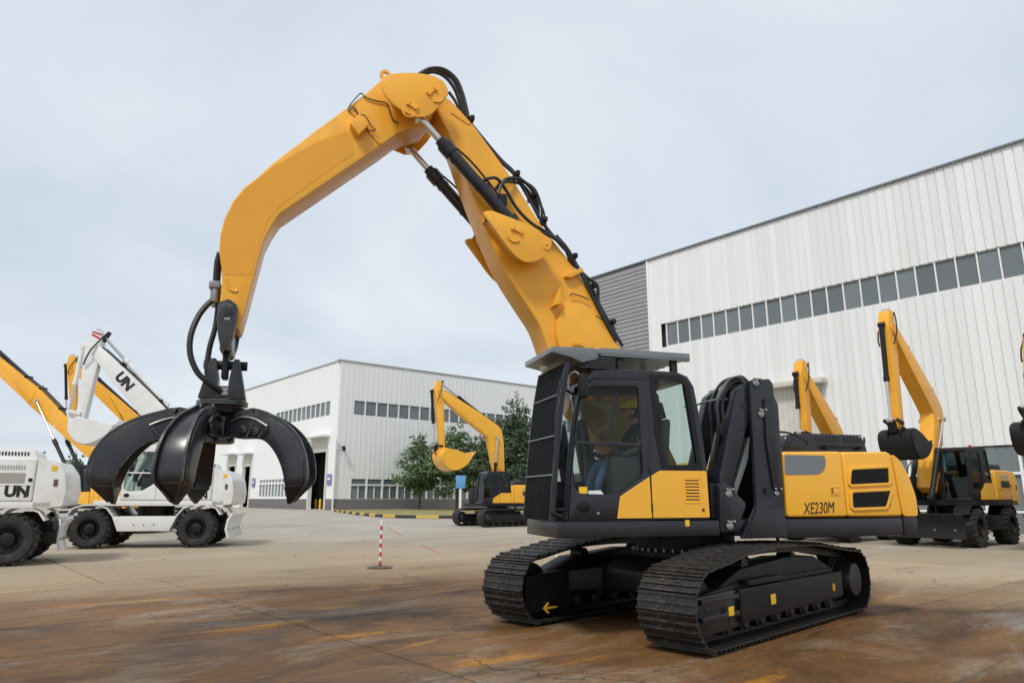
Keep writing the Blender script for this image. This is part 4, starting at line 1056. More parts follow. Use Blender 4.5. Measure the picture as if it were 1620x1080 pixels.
MB().prism(roundpoly(PX([(1197, 806), (1241, 803), (1245, 849), (1180, 850)], LT + 0.02), 0.02), LT + 0.001, LT + 0.028).build('tower_foot', 'grey_paint', tower, bevel=0.01)
arm = PX([(1183, 602), (1165, 616), (1156, 660), (1138, 755), (1139, 772), (1152, 778), (1160, 757), (1184, 665), (1187, 640)], LT - 0.06)
q = MB(); q.prism(roundpoly(arm, 0.04), 1.02, LT - 0.06); la = q.build('lift_arm', 'grey_paint', mh, bevel=0.02)
MB().prism(roundpoly(arm, 0.04), 0.52, 0.66).build('lift_arm', 'grey_paint', mh, bevel=0.02)
arm2 = PX([(1188, 690), (1186, 725), (1166, 785), (1158, 780)], LT - 0.1)
MB().prism(arm2, 1.05, LT - 0.12).build('lower_lift_arm', 'grey_light', mh, bevel=0.012)
bk = PX([(1136, 766), (1146, 762), (1160, 776), (1178, 795), (1178, 802), (1164, 840), (1139, 842)], LT)
q = MB(); q.prism(roundpoly(bk, 0.02), LT - 0.055, LT + 0.02); lb = q.build('link_bracket', 'grey_paint', mh, bevel=0.01); MB().prism(roundpoly(bk, 0.02), 0.45, 0.50).build('link_bracket', 'grey_paint', mh, bevel=0.01)
def pin(px, py, lat, parent, r=0.045):
    s_, z_ = S(px, py, lat); M = Matrix.Translation((s_, lat, z_)) @ Matrix.Rotation(R(-90), 4, 'X')
    q = MB(); q.lathe([(r, -0.002), (r, 0.018), (r * 0.8, 0.024)], 16, M); q.box(s_ - 0.07, s_ + 0.03, lat + 0.0, lat + 0.02, z_ + 0.04, z_ + 0.065)
    q.lathe([(0.016, 0.0), (0.016, 0.035), (0.01, 0.04)], 8, Matrix.Translation((s_ - 0.06, lat, z_ + 0.052)) @ Matrix.Rotation(R(-90), 4, 'X')); q.lathe([(0.016, 0.0), (0.016, 0.035), (0.01, 0.04)], 8, Matrix.Translation((s_ + 0.02, lat, z_ + 0.052)) @ Matrix.Rotation(R(-90), 4, 'X'))
    return q.build('linkage_pin', 'steel', parent)
pin(1195, 606, LT, tower); pin(1204, 655, LT, tower); pin(1152, 781, LT + 0.02, lb); pin(1154, 832, LT + 0.02, lb); pin(1228, 780, LT, tower, 0.03)
for (px, py) in ((1213, 776),):
    s_, z_ = S(px, py, LT); MB().lathe([(0.04, 0.0), (0.04, 0.003)], 16, Matrix.Translation((s_, LT + 0.0365, z_)) @ Matrix.Rotation(R(-90), 4, 'X')).build('access_hole', 'ink', tower)
s_, z_ = S(1176, 643, LT - 0.06); MB().lathe([(0.045, 0.0), (0.045, 0.003)], 16, Matrix.Translation((s_, LT - 0.059, z_)) @ Matrix.Rotation(R(-90), 4, 'X')).build('access_hole', 'ink', la)
rh = random.Random(5)
for k in range(14):
    l = 0.66 + 0.04 * (k % 9); j = rh.uniform(-3, 3); u = rh.uniform(0, 1); top = 601 + 14 * u; lf = 1109 + 20 * u
    pts = PX([(1186 + j, 622 + 6 * u), (1168 + j, top + 4), (1146 + j, top - 1), (1126 + 8 * u, top + 8), (lf, 640 + 6 * u), (lf + 2 + j * .5, 680), (lf + 8 + j, 735)], l)
    MB().tube(curve([(p[0], l + (0.45 if i in (2, 3, 4, 5) else 0.25) * (1 if k < 9 else 0.6) * 0.7, p[1]) for i, p in enumerate(pts)], 6), 0.019, 8).build('hydraulic_hose', 'hose', la)
s_, z_ = S(1121, 636, 1.1); q = MB(); q.tube(curve([(s_ + .05, 0.6, z_ + .0), (s_ + .09, 0.85, z_ - .03), (s_ + .06, 1.1, z_), (s_ - .05, 1.21, z_ + .02), (s_ - .2, 1.22, z_ + .03)], 5), 0.012, 6); q.build('hose_strap', 'grey_light', la)

MB().box(-0.02, 0.34, 0.46, 1.30, 1.303, 1.72).build('deck_box', 'black', mh, bevel=0.02)
# --- engine house: hood panels, door, counterweight
LH = 1.36
def hoodslice(x0, x1, shrink=0.0):
    top = 2.115
    return [(x0, 1.315), (x0, top), (x1, top + 0.02), (x1, 1.315)]
q = MB(); q.prism(hoodslice(-0.70, -1.60), 0.2, LH); hp = q.build('hood_front_panel', 'yellow_panel', mh, bevel=0.045, seg=3)
q = MB(); q.prism([(-1.612, 1.315), (-1.612, 2.13), (-2.33, 2.145), (-2.40, 2.12), (-2.47, 1.315)], 0.2, LH); hd = q.build('hood_door', 'yellow_panel', mh, bevel=0.045, seg=3)
q = MB(); q.prism(roundpoly([(-2.412, 2.12), (-2.55, 2.02), (-2.66, 1.80), (-2.73, 1.55), (-2.725, 1.315), (-2.482, 1.315)], 0.05), -1.32, LH); cw = q.build('counterweight', 'yellow_panel', mh, bevel=0.05, seg=3)
q = MB(); q.prism([(-0.62, 1.065), (-0.62, 1.30), (-2.46, 1.30), (-2.46, 1.075)], 0.265, LH - 0.005); q.build('side_skirt', 'grey_paint', mh, bevel=0.03)
q = MB(); q.prism(roundpoly([(-2.472, 1.075), (-2.472, 1.30), (-2.72, 1.30), (-2.68, 1.12), (-2.58, 1.075)], 0.04), -1.32, LH - 0.005); q.build('counterweight_skirt', 'grey_paint', mh, bevel=0.03)
q = MB(); q.box(-2.40, -0.75, -1.32, 0.19, 1.305, 2.10); q.build('engine_bay', 'yellow_panel', mh, bevel=0.05)
gr = roundpoly(PX([(1241, 715), (1300, 715), (1306, 724), (1306, 740), (1297, 750), (1241, 751)], LH), 0.06)
gr = [(a, min(b_, 2.075)) for a, b_ in gr]
MB().prism(gr, LH + 0.001, LH + 0.005).build('grey_flash', 'grey_light', hp, bevel=0.0015, seg=1)
for vp in ([(1346, 743), (1404, 740), (1406, 763), (1344, 766)], [(1347, 779), (1408, 776), (1401, 801), (1348, 803)]):
    v_ = roundpoly(PX(vp, LH), 0.03)
    MB().prism(inset(v_, -0.035), LH + 0.0005, LH + 0.022, [v_]).build('vent_frame', 'yellow_panel', hd, bevel=0.008)
    g = MB().prism(v_, LH + 0.001, LH + 0.003).build('vent_backing', 'ink', hd)
    q = MB(); xs = [p[0] for p in v_]; zs = [p[1] for p in v_]; x0, x1, z0, z1 = min(xs), max(xs), min(zs), max(zs)
    # woven grille wires, clipped to the slot's height
    k = 0; st = 0.022
    n_ = int((x1 - x0) / st)
    for i in range(1, n_): q.box(x0 + i * st - 0.003, x0 + i * st + 0.003, LH + 0.0035, LH + 0.008, z0 + 0.02, z1 - 0.02)
    for i in range(1, int((z1 - z0) / st)): q.box(x0 + 0.03, x1 - 0.04, LH + 0.0085, LH + 0.012, z0 + i * st - 0.003, z0 + i * st + 0.003)
    q.build('vent_grille', 'black', hd)
s_, z_ = S(1321, 776, LH); q = MB(); rr = rrect(s_ - 0.075, s_ + 0.075, z_ - 0.055, z_ + 0.055, 0.015); q.prism(rr, LH + 0.0005, LH + 0.010, [inset(rr, 0.014)]); q.box(s_ - 0.05, s_ + 0.03, LH + 0.001, LH + 0.012, z_ - 0.03, z_ + 0.03); q.build('latch', 'yellow_panel', hp, bevel=0.003, seg=1)
MB().box(s_ + 0.034, s_ + 0.058, LH + 0.001, LH + 0.004, z_ - 0.035, z_ + 0.035).build('latch_slot', 'rusty_steel', hp)
a0 = S(1271, 813, LH); a1 = S(1333, 811, LH); a2 = S(1274, 795, LH)
lettering('model_lettering', 'XE230M', 'ink', hp, (-1, 0, 0.03), (0, 0, 1), (0, 1, 0), (a0[0], LH + 0.002, a0[1]), a2[1] - a0[1], shear=0.25, bold=0.0, sx=0.68)
# black engine cover with slots and rails
q = MB(); q.prism(roundpoly([(-1.15, 2.10), (-1.25, 2.40), (-2.42, 2.42), (-2.56, 2.36), (-2.62, 2.10)], 0.08), -0.9, 0.75); ec = q.build('engine_cover', 'grey_paint', mh, bevel=0.06, seg=3)
for k in range(14):
    x = -1.75 - k * 0.058 - (0.06 if k > 6 else 0); MB().box(x - 0.014, x + 0.014, 0.745, 0.756, 2.30, 2.385).build('vent_slot', 'ink', ec)
    MB().box(x - 0.014, x + 0.014, 0.5, 0.69, 2.404, 2.424).build('vent_slot', 'ink', ec)
MB().tube(curve([(-1.85, 0.76, 2.22), (-1.85, 0.84, 2.25), (-2.1, 0.86, 2.24), (-2.42, 0.84, 2.25), (-2.42, 0.76, 2.22)], 5), 0.014, 8).build('grab_rail', 'black', ec)
MB().tube(curve([(-0.85, 0.95, 2.12), (-0.87, 0.95, 2.36), (-1.1, 0.95, 2.40), (-1.35, 0.95, 2.32), (-1.42, 0.95, 2.25), (-1.3, 0.95, 2.2), (-1.0, 0.95, 2.22)], 5), 0.014, 8).build('grab_rail', 'black', mh)
for x in (-1.85, -2.42): MB().lathe([(0.03, -0.02), (0.03, 0.06)], 12, Matrix.Translation((x, 0.75, 2.23)) @ Matrix.Rotation(R(-90), 4, 'X')).build('rail_boss', 'black', ec)
MB().tube(curve([(-0.64, 1.2, 1.07), (-0.62, 1.24, 0.98), (-0.60, 1.26, 0.93)], 4), 0.022, 8).build('drain_hose', 'rusty_steel', mh)

# --- boom
LB = 0.25
outer = PX([(708, 153), (747, 194), (810, 281), (858, 358), (912, 426), (958, 507), (983, 554)], LB) + [(0.42, 2.55), (0.12, 1.95), (0.12, 1.75), (0.30, 1.62), (0.50, 1.68)]
inner = [(1.35, 2.35), (1.85, 2.95)] + PX([(865, 544), (853, 512), (835, 485), (808, 444), (790, 412), (767, 360), (740, 290), (716, 224), (692, 180)], LB)
bp = outer + inner + PX([(684, 160), (690, 146)], LB)
boom = MB().prism(roundpoly(bp, 0.10, 3), -LB, LB).build('boom', 'yellow', mh, bevel=0.035, seg=3, ang=0.9)
# belly bulge (rounded lower plate), wider than the side plates
belly = PX([(866, 548), (852, 505), (834, 478), (806, 440), (789, 408), (772, 368)], 0.2); bel2 = PX([(858, 556), (845, 512), (822, 475), (797, 448), (777, 428), (760, 380)], 0.0)
tong = PX([(762, 336), (776, 333), (808, 345), (840, 358), (874, 381), (870, 396), (860, 408), (845, 415), (830, 416), (815, 406), (802, 391), (790, 374)], 0.53)
for sg in (1, -1):
    MB().prism(inset(roundpoly(tong, 0.07), 0.07), min(0.245 * sg, 0.36 * sg), max(0.245 * sg, 0.36 * sg)).build('cylinder_bracket', 'yellow', boom, bevel=0.012)
    MB().prism(inset(roundpoly([tong[i] for i in (3, 4, 5, 6, 7, 8)], 0.05), 0.05), min(0.355 * sg, 0.51 * sg), max(0.355 * sg, 0.51 * sg)).build('bracket_web', 'yellow', boom, bevel=0.012)
    q = MB(); q.prism(roundpoly(tong, 0.07), min(0.50 * sg, 0.55 * sg), max(0.50 * sg, 0.55 * sg)); q.build('cylinder_bracket', 'yellow', boom, bevel=0.012)
ft = PX([(880, 530), (882, 505), (890, 488), (905, 479), (925, 480), (944, 500), (966, 540), (985, 575), (900, 590)], 0.34)
for sg in (1, -1):
    MB().prism(roundpoly(ft, 0.12), min(0.245 * sg, 0.335 * sg), max(0.245 * sg, 0.335 * sg)).build('foot_plate', 'yellow', boom, bevel=0.012)
# step bracket on the boom flank
st = PX([(872, 486), (882, 458), (884, 484)], 0.30)
q = MB(); q.prism(st, 0.245, 0.42); q.build('flank_bracket', 'yellow', boom, bevel=0.006)
q = MB(); q.prism(PX([(893, 438), (897, 432), (920, 424), (922, 430), (903, 440)], 0.3), 0.2, 0.33); q.build('hose_clamp', 'yellow', boom, bevel=0.005)
def lockmark(px, py, lat, parent, a=0.0, m='yellow'):
    s_, z_ = S(px, py, lat); q = MB()
    Mx = Matrix.Translation((s_, lat, z_)) @ Matrix.Rotation(a, 4, 'Y')
    q.box(-0.07, 0.07, 0, 0.022, -0.018, 0.018, Mx); q.box(-0.075, -0.045, 0, 0.034, -0.03, 0.03, Mx); q.box(0.045, 0.075, 0, 0.034, -0.03, 0.03, Mx)
    q.build('pin_lock', m, parent)
    pts = [Mx @ Vector((0.085 * math.cos(t), 0.008, -0.09 + 0.085 * math.sin(t))) for t in [R(200 + 14 * i) for i in range(11)]]
    MB().tube(pts, 0.012, 6).build('pin_lock', m, parent)
lockmark(817, 364, 0.552, boom, R(-20)); lockmark(913, 544, 0.337, boom, 0)
for (px, py) in ((865, 390),):
    s_, z_ = S(px, py, 0.552); MB().lathe([(0.05, 0), (0.05, 0.012), (0.028, 0.013), (0.028, 0.001)], 16, Matrix.Translation((s_, 0.551, z_)) @ Matrix.Rotation(R(-90), 4, 'X')).build('bracket_boss', 'yellow', boom)
MB().prism(PX([(713, 178), (715, 176), (745, 195), (741, 197)], 0.26), 0.245, 0.262).build('weld_strip', 'yellow', boom)
MB().prism(PX([(690, 174), (693, 173), (713, 207), (710, 209)], 0.26), 0.245, 0.265).build('weld_strip', 'yellow', boom)
# hoses along the back of the boom
def hose(pix, lat, r=0.02, parent=boom, name='hydraulic_hose', mat='hose'):
    lats = lat if isinstance(lat, (list, tuple)) else [lat] * len(pix)
    pts = [(S(x, y, l)[0], l, S(x, y, l)[1]) for (x, y), l in zip(pix, lats)]
    return MB().tube(curve(pts, 7), r, 8).build(name, mat, parent)
hose([(662, 118), (675, 111), (695, 112), (715, 124), (728, 148), (736, 178), (744, 194)], 0.16, 0.026)
hose([(670, 118), (685, 114), (703, 121), (718, 139), (728, 165), (737, 190)], 0.06, 0.026)
hose([(664, 117), (680, 109), (702, 110), (722, 126), (733, 152), (741, 186)], 0.24, 0.026)
hose([(710, 146), (720, 160), (727, 176)], 0.20, 0.022)
for l, d in ((0.20, 0), (0.12, 3), (0.02, 1)):
    hose([(745, 196), (790, 253 - d), (815, 278 - d), (840, 320 - d), (858, 352), (885, 385), (905, 408), (932, 452), (957, 498), (985, 548)], [l, l, l, l, l, l, l, l, l, l], 0.024)
hose([(783, 300), (800, 284), (820, 283), (838, 296), (850, 320), (852, 345)], [0.34, 0.36, 0.3, 0.2, 0.15, 0.12], 0.024)
hose([(788, 308), (795, 290), (812, 288), (830, 296), (845, 318), (850, 338)], [0.42, 0.40, 0.3, 0.2, 0.15, 0.1], 0.022)
hose([(768, 284), (785, 282), (800, 300), (818, 330), (842, 354), (868, 369), (892, 386), (905, 408), (922, 440), (942, 478), (958, 510), (975, 540)], [0.48, 0.42, 0.36, 0.34, 0.33, 0.31, 0.3, 0.28, 0.28, 0.28, 0.27, 0.26], 0.022)
hose([(850, 367), (872, 374), (893, 392), (904, 414), (930, 440), (945, 452), (947, 480), (958, 512), (972, 535)], [0.36, 0.33, 0.30, 0.26, 0.2, 0.2, 0.2, 0.2, 0.2], 0.024)
hose([(800, 262), (828, 286), (846, 300), (856, 325), (860, 352), (880, 378)], [0.1, 0.1, 0.12, 0.14, 0.14, 0.14], 0.02)
hose([(880, 372), (900, 396), (918, 428), (940, 462), (952, 492), (978, 538)], [0.2, 0.22, 0.24, 0.25, 0.25, 0.25], 0.02)
hose([(842, 310), (852, 318), (860, 334), (864, 358)], 0.1, 0.014)
hose([(948, 496), (962, 507), (972, 522)], 0.1, 0.03)
for (px, py) in ((815, 280), (842, 312), (858, 352), (905, 409), (744, 194), (935, 455), (965, 512)):
    s_, z_ = S(px, py, 0.15); MB().box(s_ - 0.03, s_ + 0.03, 0.0, 0.30, z_ - 0.03, z_ + 0.035, None).build('hose_clip', 'black', boom, bevel=0.008)
hose([(902, 468), (905, 465), (918, 468), (932, 474)], 0.30, 0.008, name='sensor_wire')
hose([(933, 499), (943, 500), (953, 506)], 0.30, 0.008, name='sensor_wire')
# stick cylinders
for sg, pn in ((1, 'near'), (-1, 'far')):
    l = 0.435 * sg
    a = Vector((3.86, l, 6.49)); e = Vector((2.58, l, 5.16)); d = (e - a).normalized(); L = (e - a).length
    q = MB(); q.tube([a + d * 0.42, a + d * 0.48, a + d * 0.48, a + d * 0.50], [0.075, 0.075, 0.092, 0.092], 20)
    q.tube([a + d * 0.50, a + d * 0.66, a + d * 0.66, e - d * 0.02], [0.105, 0.105, 0.082, 0.082], 24); q.cyl(e + Vector((0, -0.06, 0)), e + Vector((0, 0.06, 0)), 0.09, 16)
    q.cyl(a + d * 0.72 + Vector((0, 0, 0)), a + d * 0.77, 0.09, 20); q.cyl(a + d * 1.2, a + d * 1.24, 0.09, 20)
    cy = q.build('stick_cylinder', 'grey_paint', mh)
    q = MB(); q.cyl(a + d * 0.02, a + d * 0.45, 0.048, 20); q.cyl(a + Vector((0, -0.07, 0)), a + Vector((0, 0.07, 0)), 0.075, 16); q.build('cylinder_rod', 'chrome', cy)
    nrm = Vector((-d.z, 0, d.x)); nrm = nrm if nrm.x < 0 else -nrm
    q = MB(); q.tube(curve([a + d * 0.6 + nrm * 0.10, a + d * 0.9 + nrm * 0.14, a + d * 1.3 + nrm * 0.13, e - d * 0.3 + nrm * 0.10], 5), 0.014, 6); q.build('cylinder_pipe', 'black', cy)
    q = MB(); q.box(-0.05, 0.05, -0.05, 0.05, -0.08, 0.08, Matrix.Translation(e - d * 0.28 + nrm * 0.11)); q.build('port_block', 'black', cy, bevel=0.01)
hose([(733, 262), (745, 270), (758, 282), (770, 287)], [0.44, 0.45, 0.46, 0.46], 0.018)
hose([(770, 290), (778, 302), (790, 318)], [0.46, 0.46, 0.46], 0.018)
# boom hoist cylinders
for sg in (1, -1):
    a = Vector((1.45, 0.36 * sg, 1.40)); e = Vector((1.72, 0.36 * sg, 3.05)); d = (e - a).normalized()
    cy = MB().cyl(a, a + d * 1.15, 0.10, 20).build('hoist_cylinder', 'grey_paint', mh)
    MB().cyl(a + d * 1.15, e, 0.055, 16).build('cylinder_rod', 'chrome', cy)

# --- stick
LS = 0.26
so = PX([(640, 121), (600, 129), (575, 151), (498, 207), (431, 258), (407, 280), (385, 297), (368, 318), (355, 345), (348, 371), (346.5, 397), (350, 423), (351, 445), (346, 490), (350, 508), (362, 520), (378, 520), (387, 490), (416, 382), (427, 360), (442, 338), (601, 231), (627, 212), (642, 205), (672, 197), (700, 160), (690, 130)], LS)
stick = MB().prism(so, -LS, LS).build('stick', 'yellow', mh, bevel=0.022, seg=2, ang=0.9)
hd_ = PX([(603, 124), (616, 118), (640, 116), (663, 116.5), (687, 121), (701, 129), (708, 140), (709, 150), (698, 165), (684, 180), (672, 186), (658, 186), (640, 178), (622, 166), (609, 151), (603, 138)], 0.53)
eye = S(609.5, 119, 0.53)
for sg in (1, -1):
    q = MB(); q.prism(hd_, min(0.50 * sg, 0.545 * sg), max(0.50 * sg, 0.545 * sg)); q.prism(inset(hd_, 0.12), min(0.255 * sg, 0.51 * sg), max(0.255 * sg, 0.51 * sg)) if sg else None; hp_ = q.build('head_plate', 'yellow', stick, bevel=0.012)
    q = MB(); ring = [(eye[0] + 0.07 * math.cos(2 * PI * k / 20), eye[1] + 0.07 * math.sin(2 * PI * k / 20)) for k in range(20)]; q.prism(ring, min(0.502 * sg, 0.543 * sg), max(0.502 * sg, 0.543 * sg), [[(eye[0] + 0.034 * math.cos(2 * PI * k / 14), eye[1] + 0.034 * math.sin(2 * PI * k / 14)) for k in range(14)]]); q.build('lifting_eye', 'yellow', stick)
lockmark(683, 145, 0.547, stick, R(45)); lockmark(652, 168, 0.547, stick, R(-25))
# flat stick-side panel (brighter repainted field) and box with wires
flat = PX([(546, 206), (549, 207), (560, 228), (562, 243), (450, 322), (436, 336), (424, 352), (412, 384), (398, 436), (352, 436), (349, 423), (347.5, 397), (349, 371), (356, 346), (369, 319), (386, 298), (408, 281), (432, 262), (500, 224)], LS)
MB().prism(inset(flat, 0.012), LS + 0.0005, LS + 0.003).build('paint_field', 'yellow_flat', stick)
bx = PX([(552, 198), (569, 182), (582, 200), (580, 214), (566, 221), (553, 212)], LS)
q = MB(); q.prism(PX([(553, 200), (568, 185), (582, 202), (567, 218)], LS + 0.05), LS, LS + 0.14); q.build('junction_box', 'yellow', stick, bevel=0.008)
q = MB(); q.prism(PX([(580, 205), (583, 202), (602, 227), (599, 229)], LS), LS, LS + 0.02); q.build('conduit', 'yellow_flat', stick)
q = MB(); q.prism(PX([(552, 176), (555, 174), (568, 188), (566, 190)], LS), LS, LS + 0.02); q.build('conduit', 'yellow_flat', stick)
hose([(568, 184), (560, 170), (552, 176), (553, 168), (562, 156), (571, 148), (580, 155), (596, 160), (612, 164), (617, 178), (622, 190), (630, 195)], LS + 0.02, 0.009, stick, 'sensor_wire')
hose([(570, 182), (578, 184), (588, 200), (594, 206), (585, 207), (581, 203)], LS + 0.05, 0.008, stick, 'sensor_wire')
hose([(357, 440), (362, 456), (371, 461), (376, 459)], LS + 0.005, 0.012, stick, 'weld_bead', 'yellow')
# hoses and swivel block on the outer edge of the stick
hose([(347, 400), (343, 415), (341, 440), (341, 455)], 0.10, 0.03, stick); hose([(349, 410), (346, 428), (344, 452)], -0.02, 0.03, stick)
s_, z_ = S(342, 452, 0.06); q = MB().box(s_ - 0.05, s_ + 0.07, -0.12, 0.16, z_ - 0.05, z_ + 0.035); q.cyl((s_, 0.1, z_ - 0.22), (s_, 0.1, z_ - 0.05), 0.05, 12); q.cyl((s_, -0.04, z_ - 0.24), (s_, -0.04, z_ - 0.05), 0.05, 12); q.build('hose_block', 'steel', stick, bevel=0.008)

# --- grapple
PIN = S(360, 502, 0.0); GX = PIN[0] - 0.03
def zg(py): return S(356, py, 0.0)[1]
q = MB()
lk = [(0.11, zg(490)), (0.11, zg(515)), (0.075, zg(545)), (0.03, zg(562)), (-0.05, zg(562)), (-0.09, zg(540)), (-0.11, zg(512)), (-0.10, zg(492)), (0.0, zg(483))]
lk = [(a + GX, b_) for a, b_ in lk]
for l in (-0.37, 0.27): q.prism(roundpoly(lk, 0.03), l, l + 0.10) if False else None
q.prism(roundpoly(lk, 0.03), 0.27, 0.34); q.prism(roundpoly(lk, 0.03), -0.34, -0.27)
q.box(GX - 0.07, GX + 0.06, -0.27, 0.27, zg(560), zg(530)); q.cyl((GX + 0.02, -0.36, PIN[1]), (GX + 0.02, 0.36, PIN[1]), 0.085, 20); q.cyl((GX + 0.02, 0.36, PIN[1]), (GX + 0.02, 0.375, PIN[1]), 0.06, 16)
grap = q.build('grapple', 'grab_steel', mh, bevel=0.01)
MB().box(GX - 0.03, GX + 0.03, 0.341, 0.346, zg(516), zg(510)).build('maker_plate', 'steel', grap)
MB().box(GX - 0.035, GX + 0.035, -0.1, 0.1, zg(600), zg(556)).build('hanger_bar', 'black', grap, bevel=0.02)
MB().cyl((GX - 0.24, 0, zg(578)), (GX + 0.24, 0, zg(578)), 0.055, 16).build('hanger_pin', 'black', grap)
zt, zb = zg(570), zg(632)
q = MB()
for sx in (-1, 1):
    q.prism([(GX + sx * 0.06, zg(600)), (GX + sx * 0.10, zt), (GX + sx * 0.16, zt), (GX + sx * 0.19, zg(590)), (GX + sx * 0.26, zb), (GX + sx * 0.05, zb)], -0.13, 0.13)
q.box(GX - 0.18, GX + 0.18, -0.10, 0.10, zb, zg(612)); q.build('head_bracket', 'grab_steel', grap, bevel=0.01)
for (dy_, dz_) in ((618, 0), (624, 1)):
    MB().lathe([(0.045, 0), (0.045, 0.03)], 14, Matrix.Translation((GX - 0.02, 0.101, zg(dy_))) @ Matrix.Rotation(R(-90), 4, 'X') @ Matrix.Scale(0.5, 4, (0, 1, 0))).build('port_boss', 'steel', grap)
zd = zg(640)
MB().lathe([(0.26, zd - 0.03), (0.285, zd - 0.02), (0.285, zd + 0.03), (0.26, zd + 0.04)], 40, Matrix.Translation((GX, 0, 0))).build('rotator_disc', 'grab_steel', grap)
MB().lathe([(0.14, zg(702)), (0.17, zg(700)), (0.17, zg(693)), (0.10, zg(690)), (0.10, zg(660)), (0.20, zg(652)), (0.22, zd - 0.032)], 24, Matrix.Translation((GX, 0, 0))).build('hub', 'grab_steel', grap)
ZT = zg(640) - 2.60
ST0 = [((.13, 2.41), (.10, 2.22), .08), ((.39, 2.50), (.25, 2.20), .08), ((.56, 2.45), (.42, 2.20), .10), ((.76, 2.35), (.55, 2.16), .14), ((.92, 2.20), (.66, 2.05), .175), ((1.01, 2.04), (.74, 1.92), .195), ((1.05, 1.88), (.79, 1.80), .205), ((1.05, 1.71), (.82, 1.68), .20), ((.965, 1.59), (.845, 1.565), .105), ((.87, 1.465), (.855, 1.46), .010)]
def _interp():
    o_ = curve([(a[0], a[1], w) for a, c, w in ST0], 4); i_ = curve([(c[0], c[1], 0) for a, c, w in ST0], 4)
    return [((p.x, p.y), (q.x + (p.x - q.x) * 0.12 * (1 if p.x > .5 else 0), q.y), p.z * (0.84 if p.x > 0.5 else 1.0)) for p, q in zip(o_, i_)]
ST = _interp()
def tine(reach):
    q = MB(); rings = []
    for (o_, i_, w) in ST:
        ro = o_[0] * (1 + (reach - 1) * min(1, o_[0] / 0.6)); ri = i_[0] * (1 + (reach - 1) * min(1, i_[0] / 0.6))
        rings.append([q.bm.verts.new(p) for p in ((ro, -w, o_[1]), (ro, w, o_[1]), (ri, w * 0.94, i_[1]), (ri + 0.07 * min(1, w / .15), 0, i_[1] + 0.05 * min(1, w / .15)), (ri, -w * 0.94, i_[1]))])
    n_ = len(rings[0])
    for a, c in zip(rings, rings[1:]):
        for j in range(n_): q.bm.faces.new((a[j], a[(j + 1) % n_], c[(j + 1) % n_], c[j]))
    q.bm.faces.new(rings[0][::-1]); q.bm.faces.new(rings[-1])
    return q
def ribs(reach):
    q = MB()
    for sg in (-1, 1):
        pts = []
        for (o_, i_, w) in ST[1:-1]:
            ro = o_[0] * (1 + (reach - 1) * min(1, o_[0] / 0.6)); pts.append(Vector((ro + 0.012, sg * w * 0.86, o_[1] + 0.012)))
        k = len(pts); n_ = []
        for i in range(k):
            d = (pts[min(i + 1, k - 1)] - pts[max(i - 1, 0)]).normalized(); n_.append(Vector((d.z * -1, 0, d.x)) if True else None)
        r_ = []
        for p, m in zip(pts, n_):
            if m.x < 0: m = -m
            r_.append([q.bm.verts.new(p + m * 0.03 + Vector((0, 0.013, 0))), q.bm.verts.new(p + m * 0.03 - Vector((0, 0.013, 0))), q.bm.verts.new(p - m * 0.04 - Vector((0, 0.013, 0))), q.bm.verts.new(p - m * 0.04 + Vector((0, 0.013, 0)))])
        for a, c in zip(r_, r_[1:]):
            for j in range(4): q.bm.faces.new((a[j], a[(j + 1) % 4], c[(j + 1) % 4], c[j]))
        q.bm.faces.new(r_[0][::-1]); q.bm.faces.new(r_[-1])
    return q
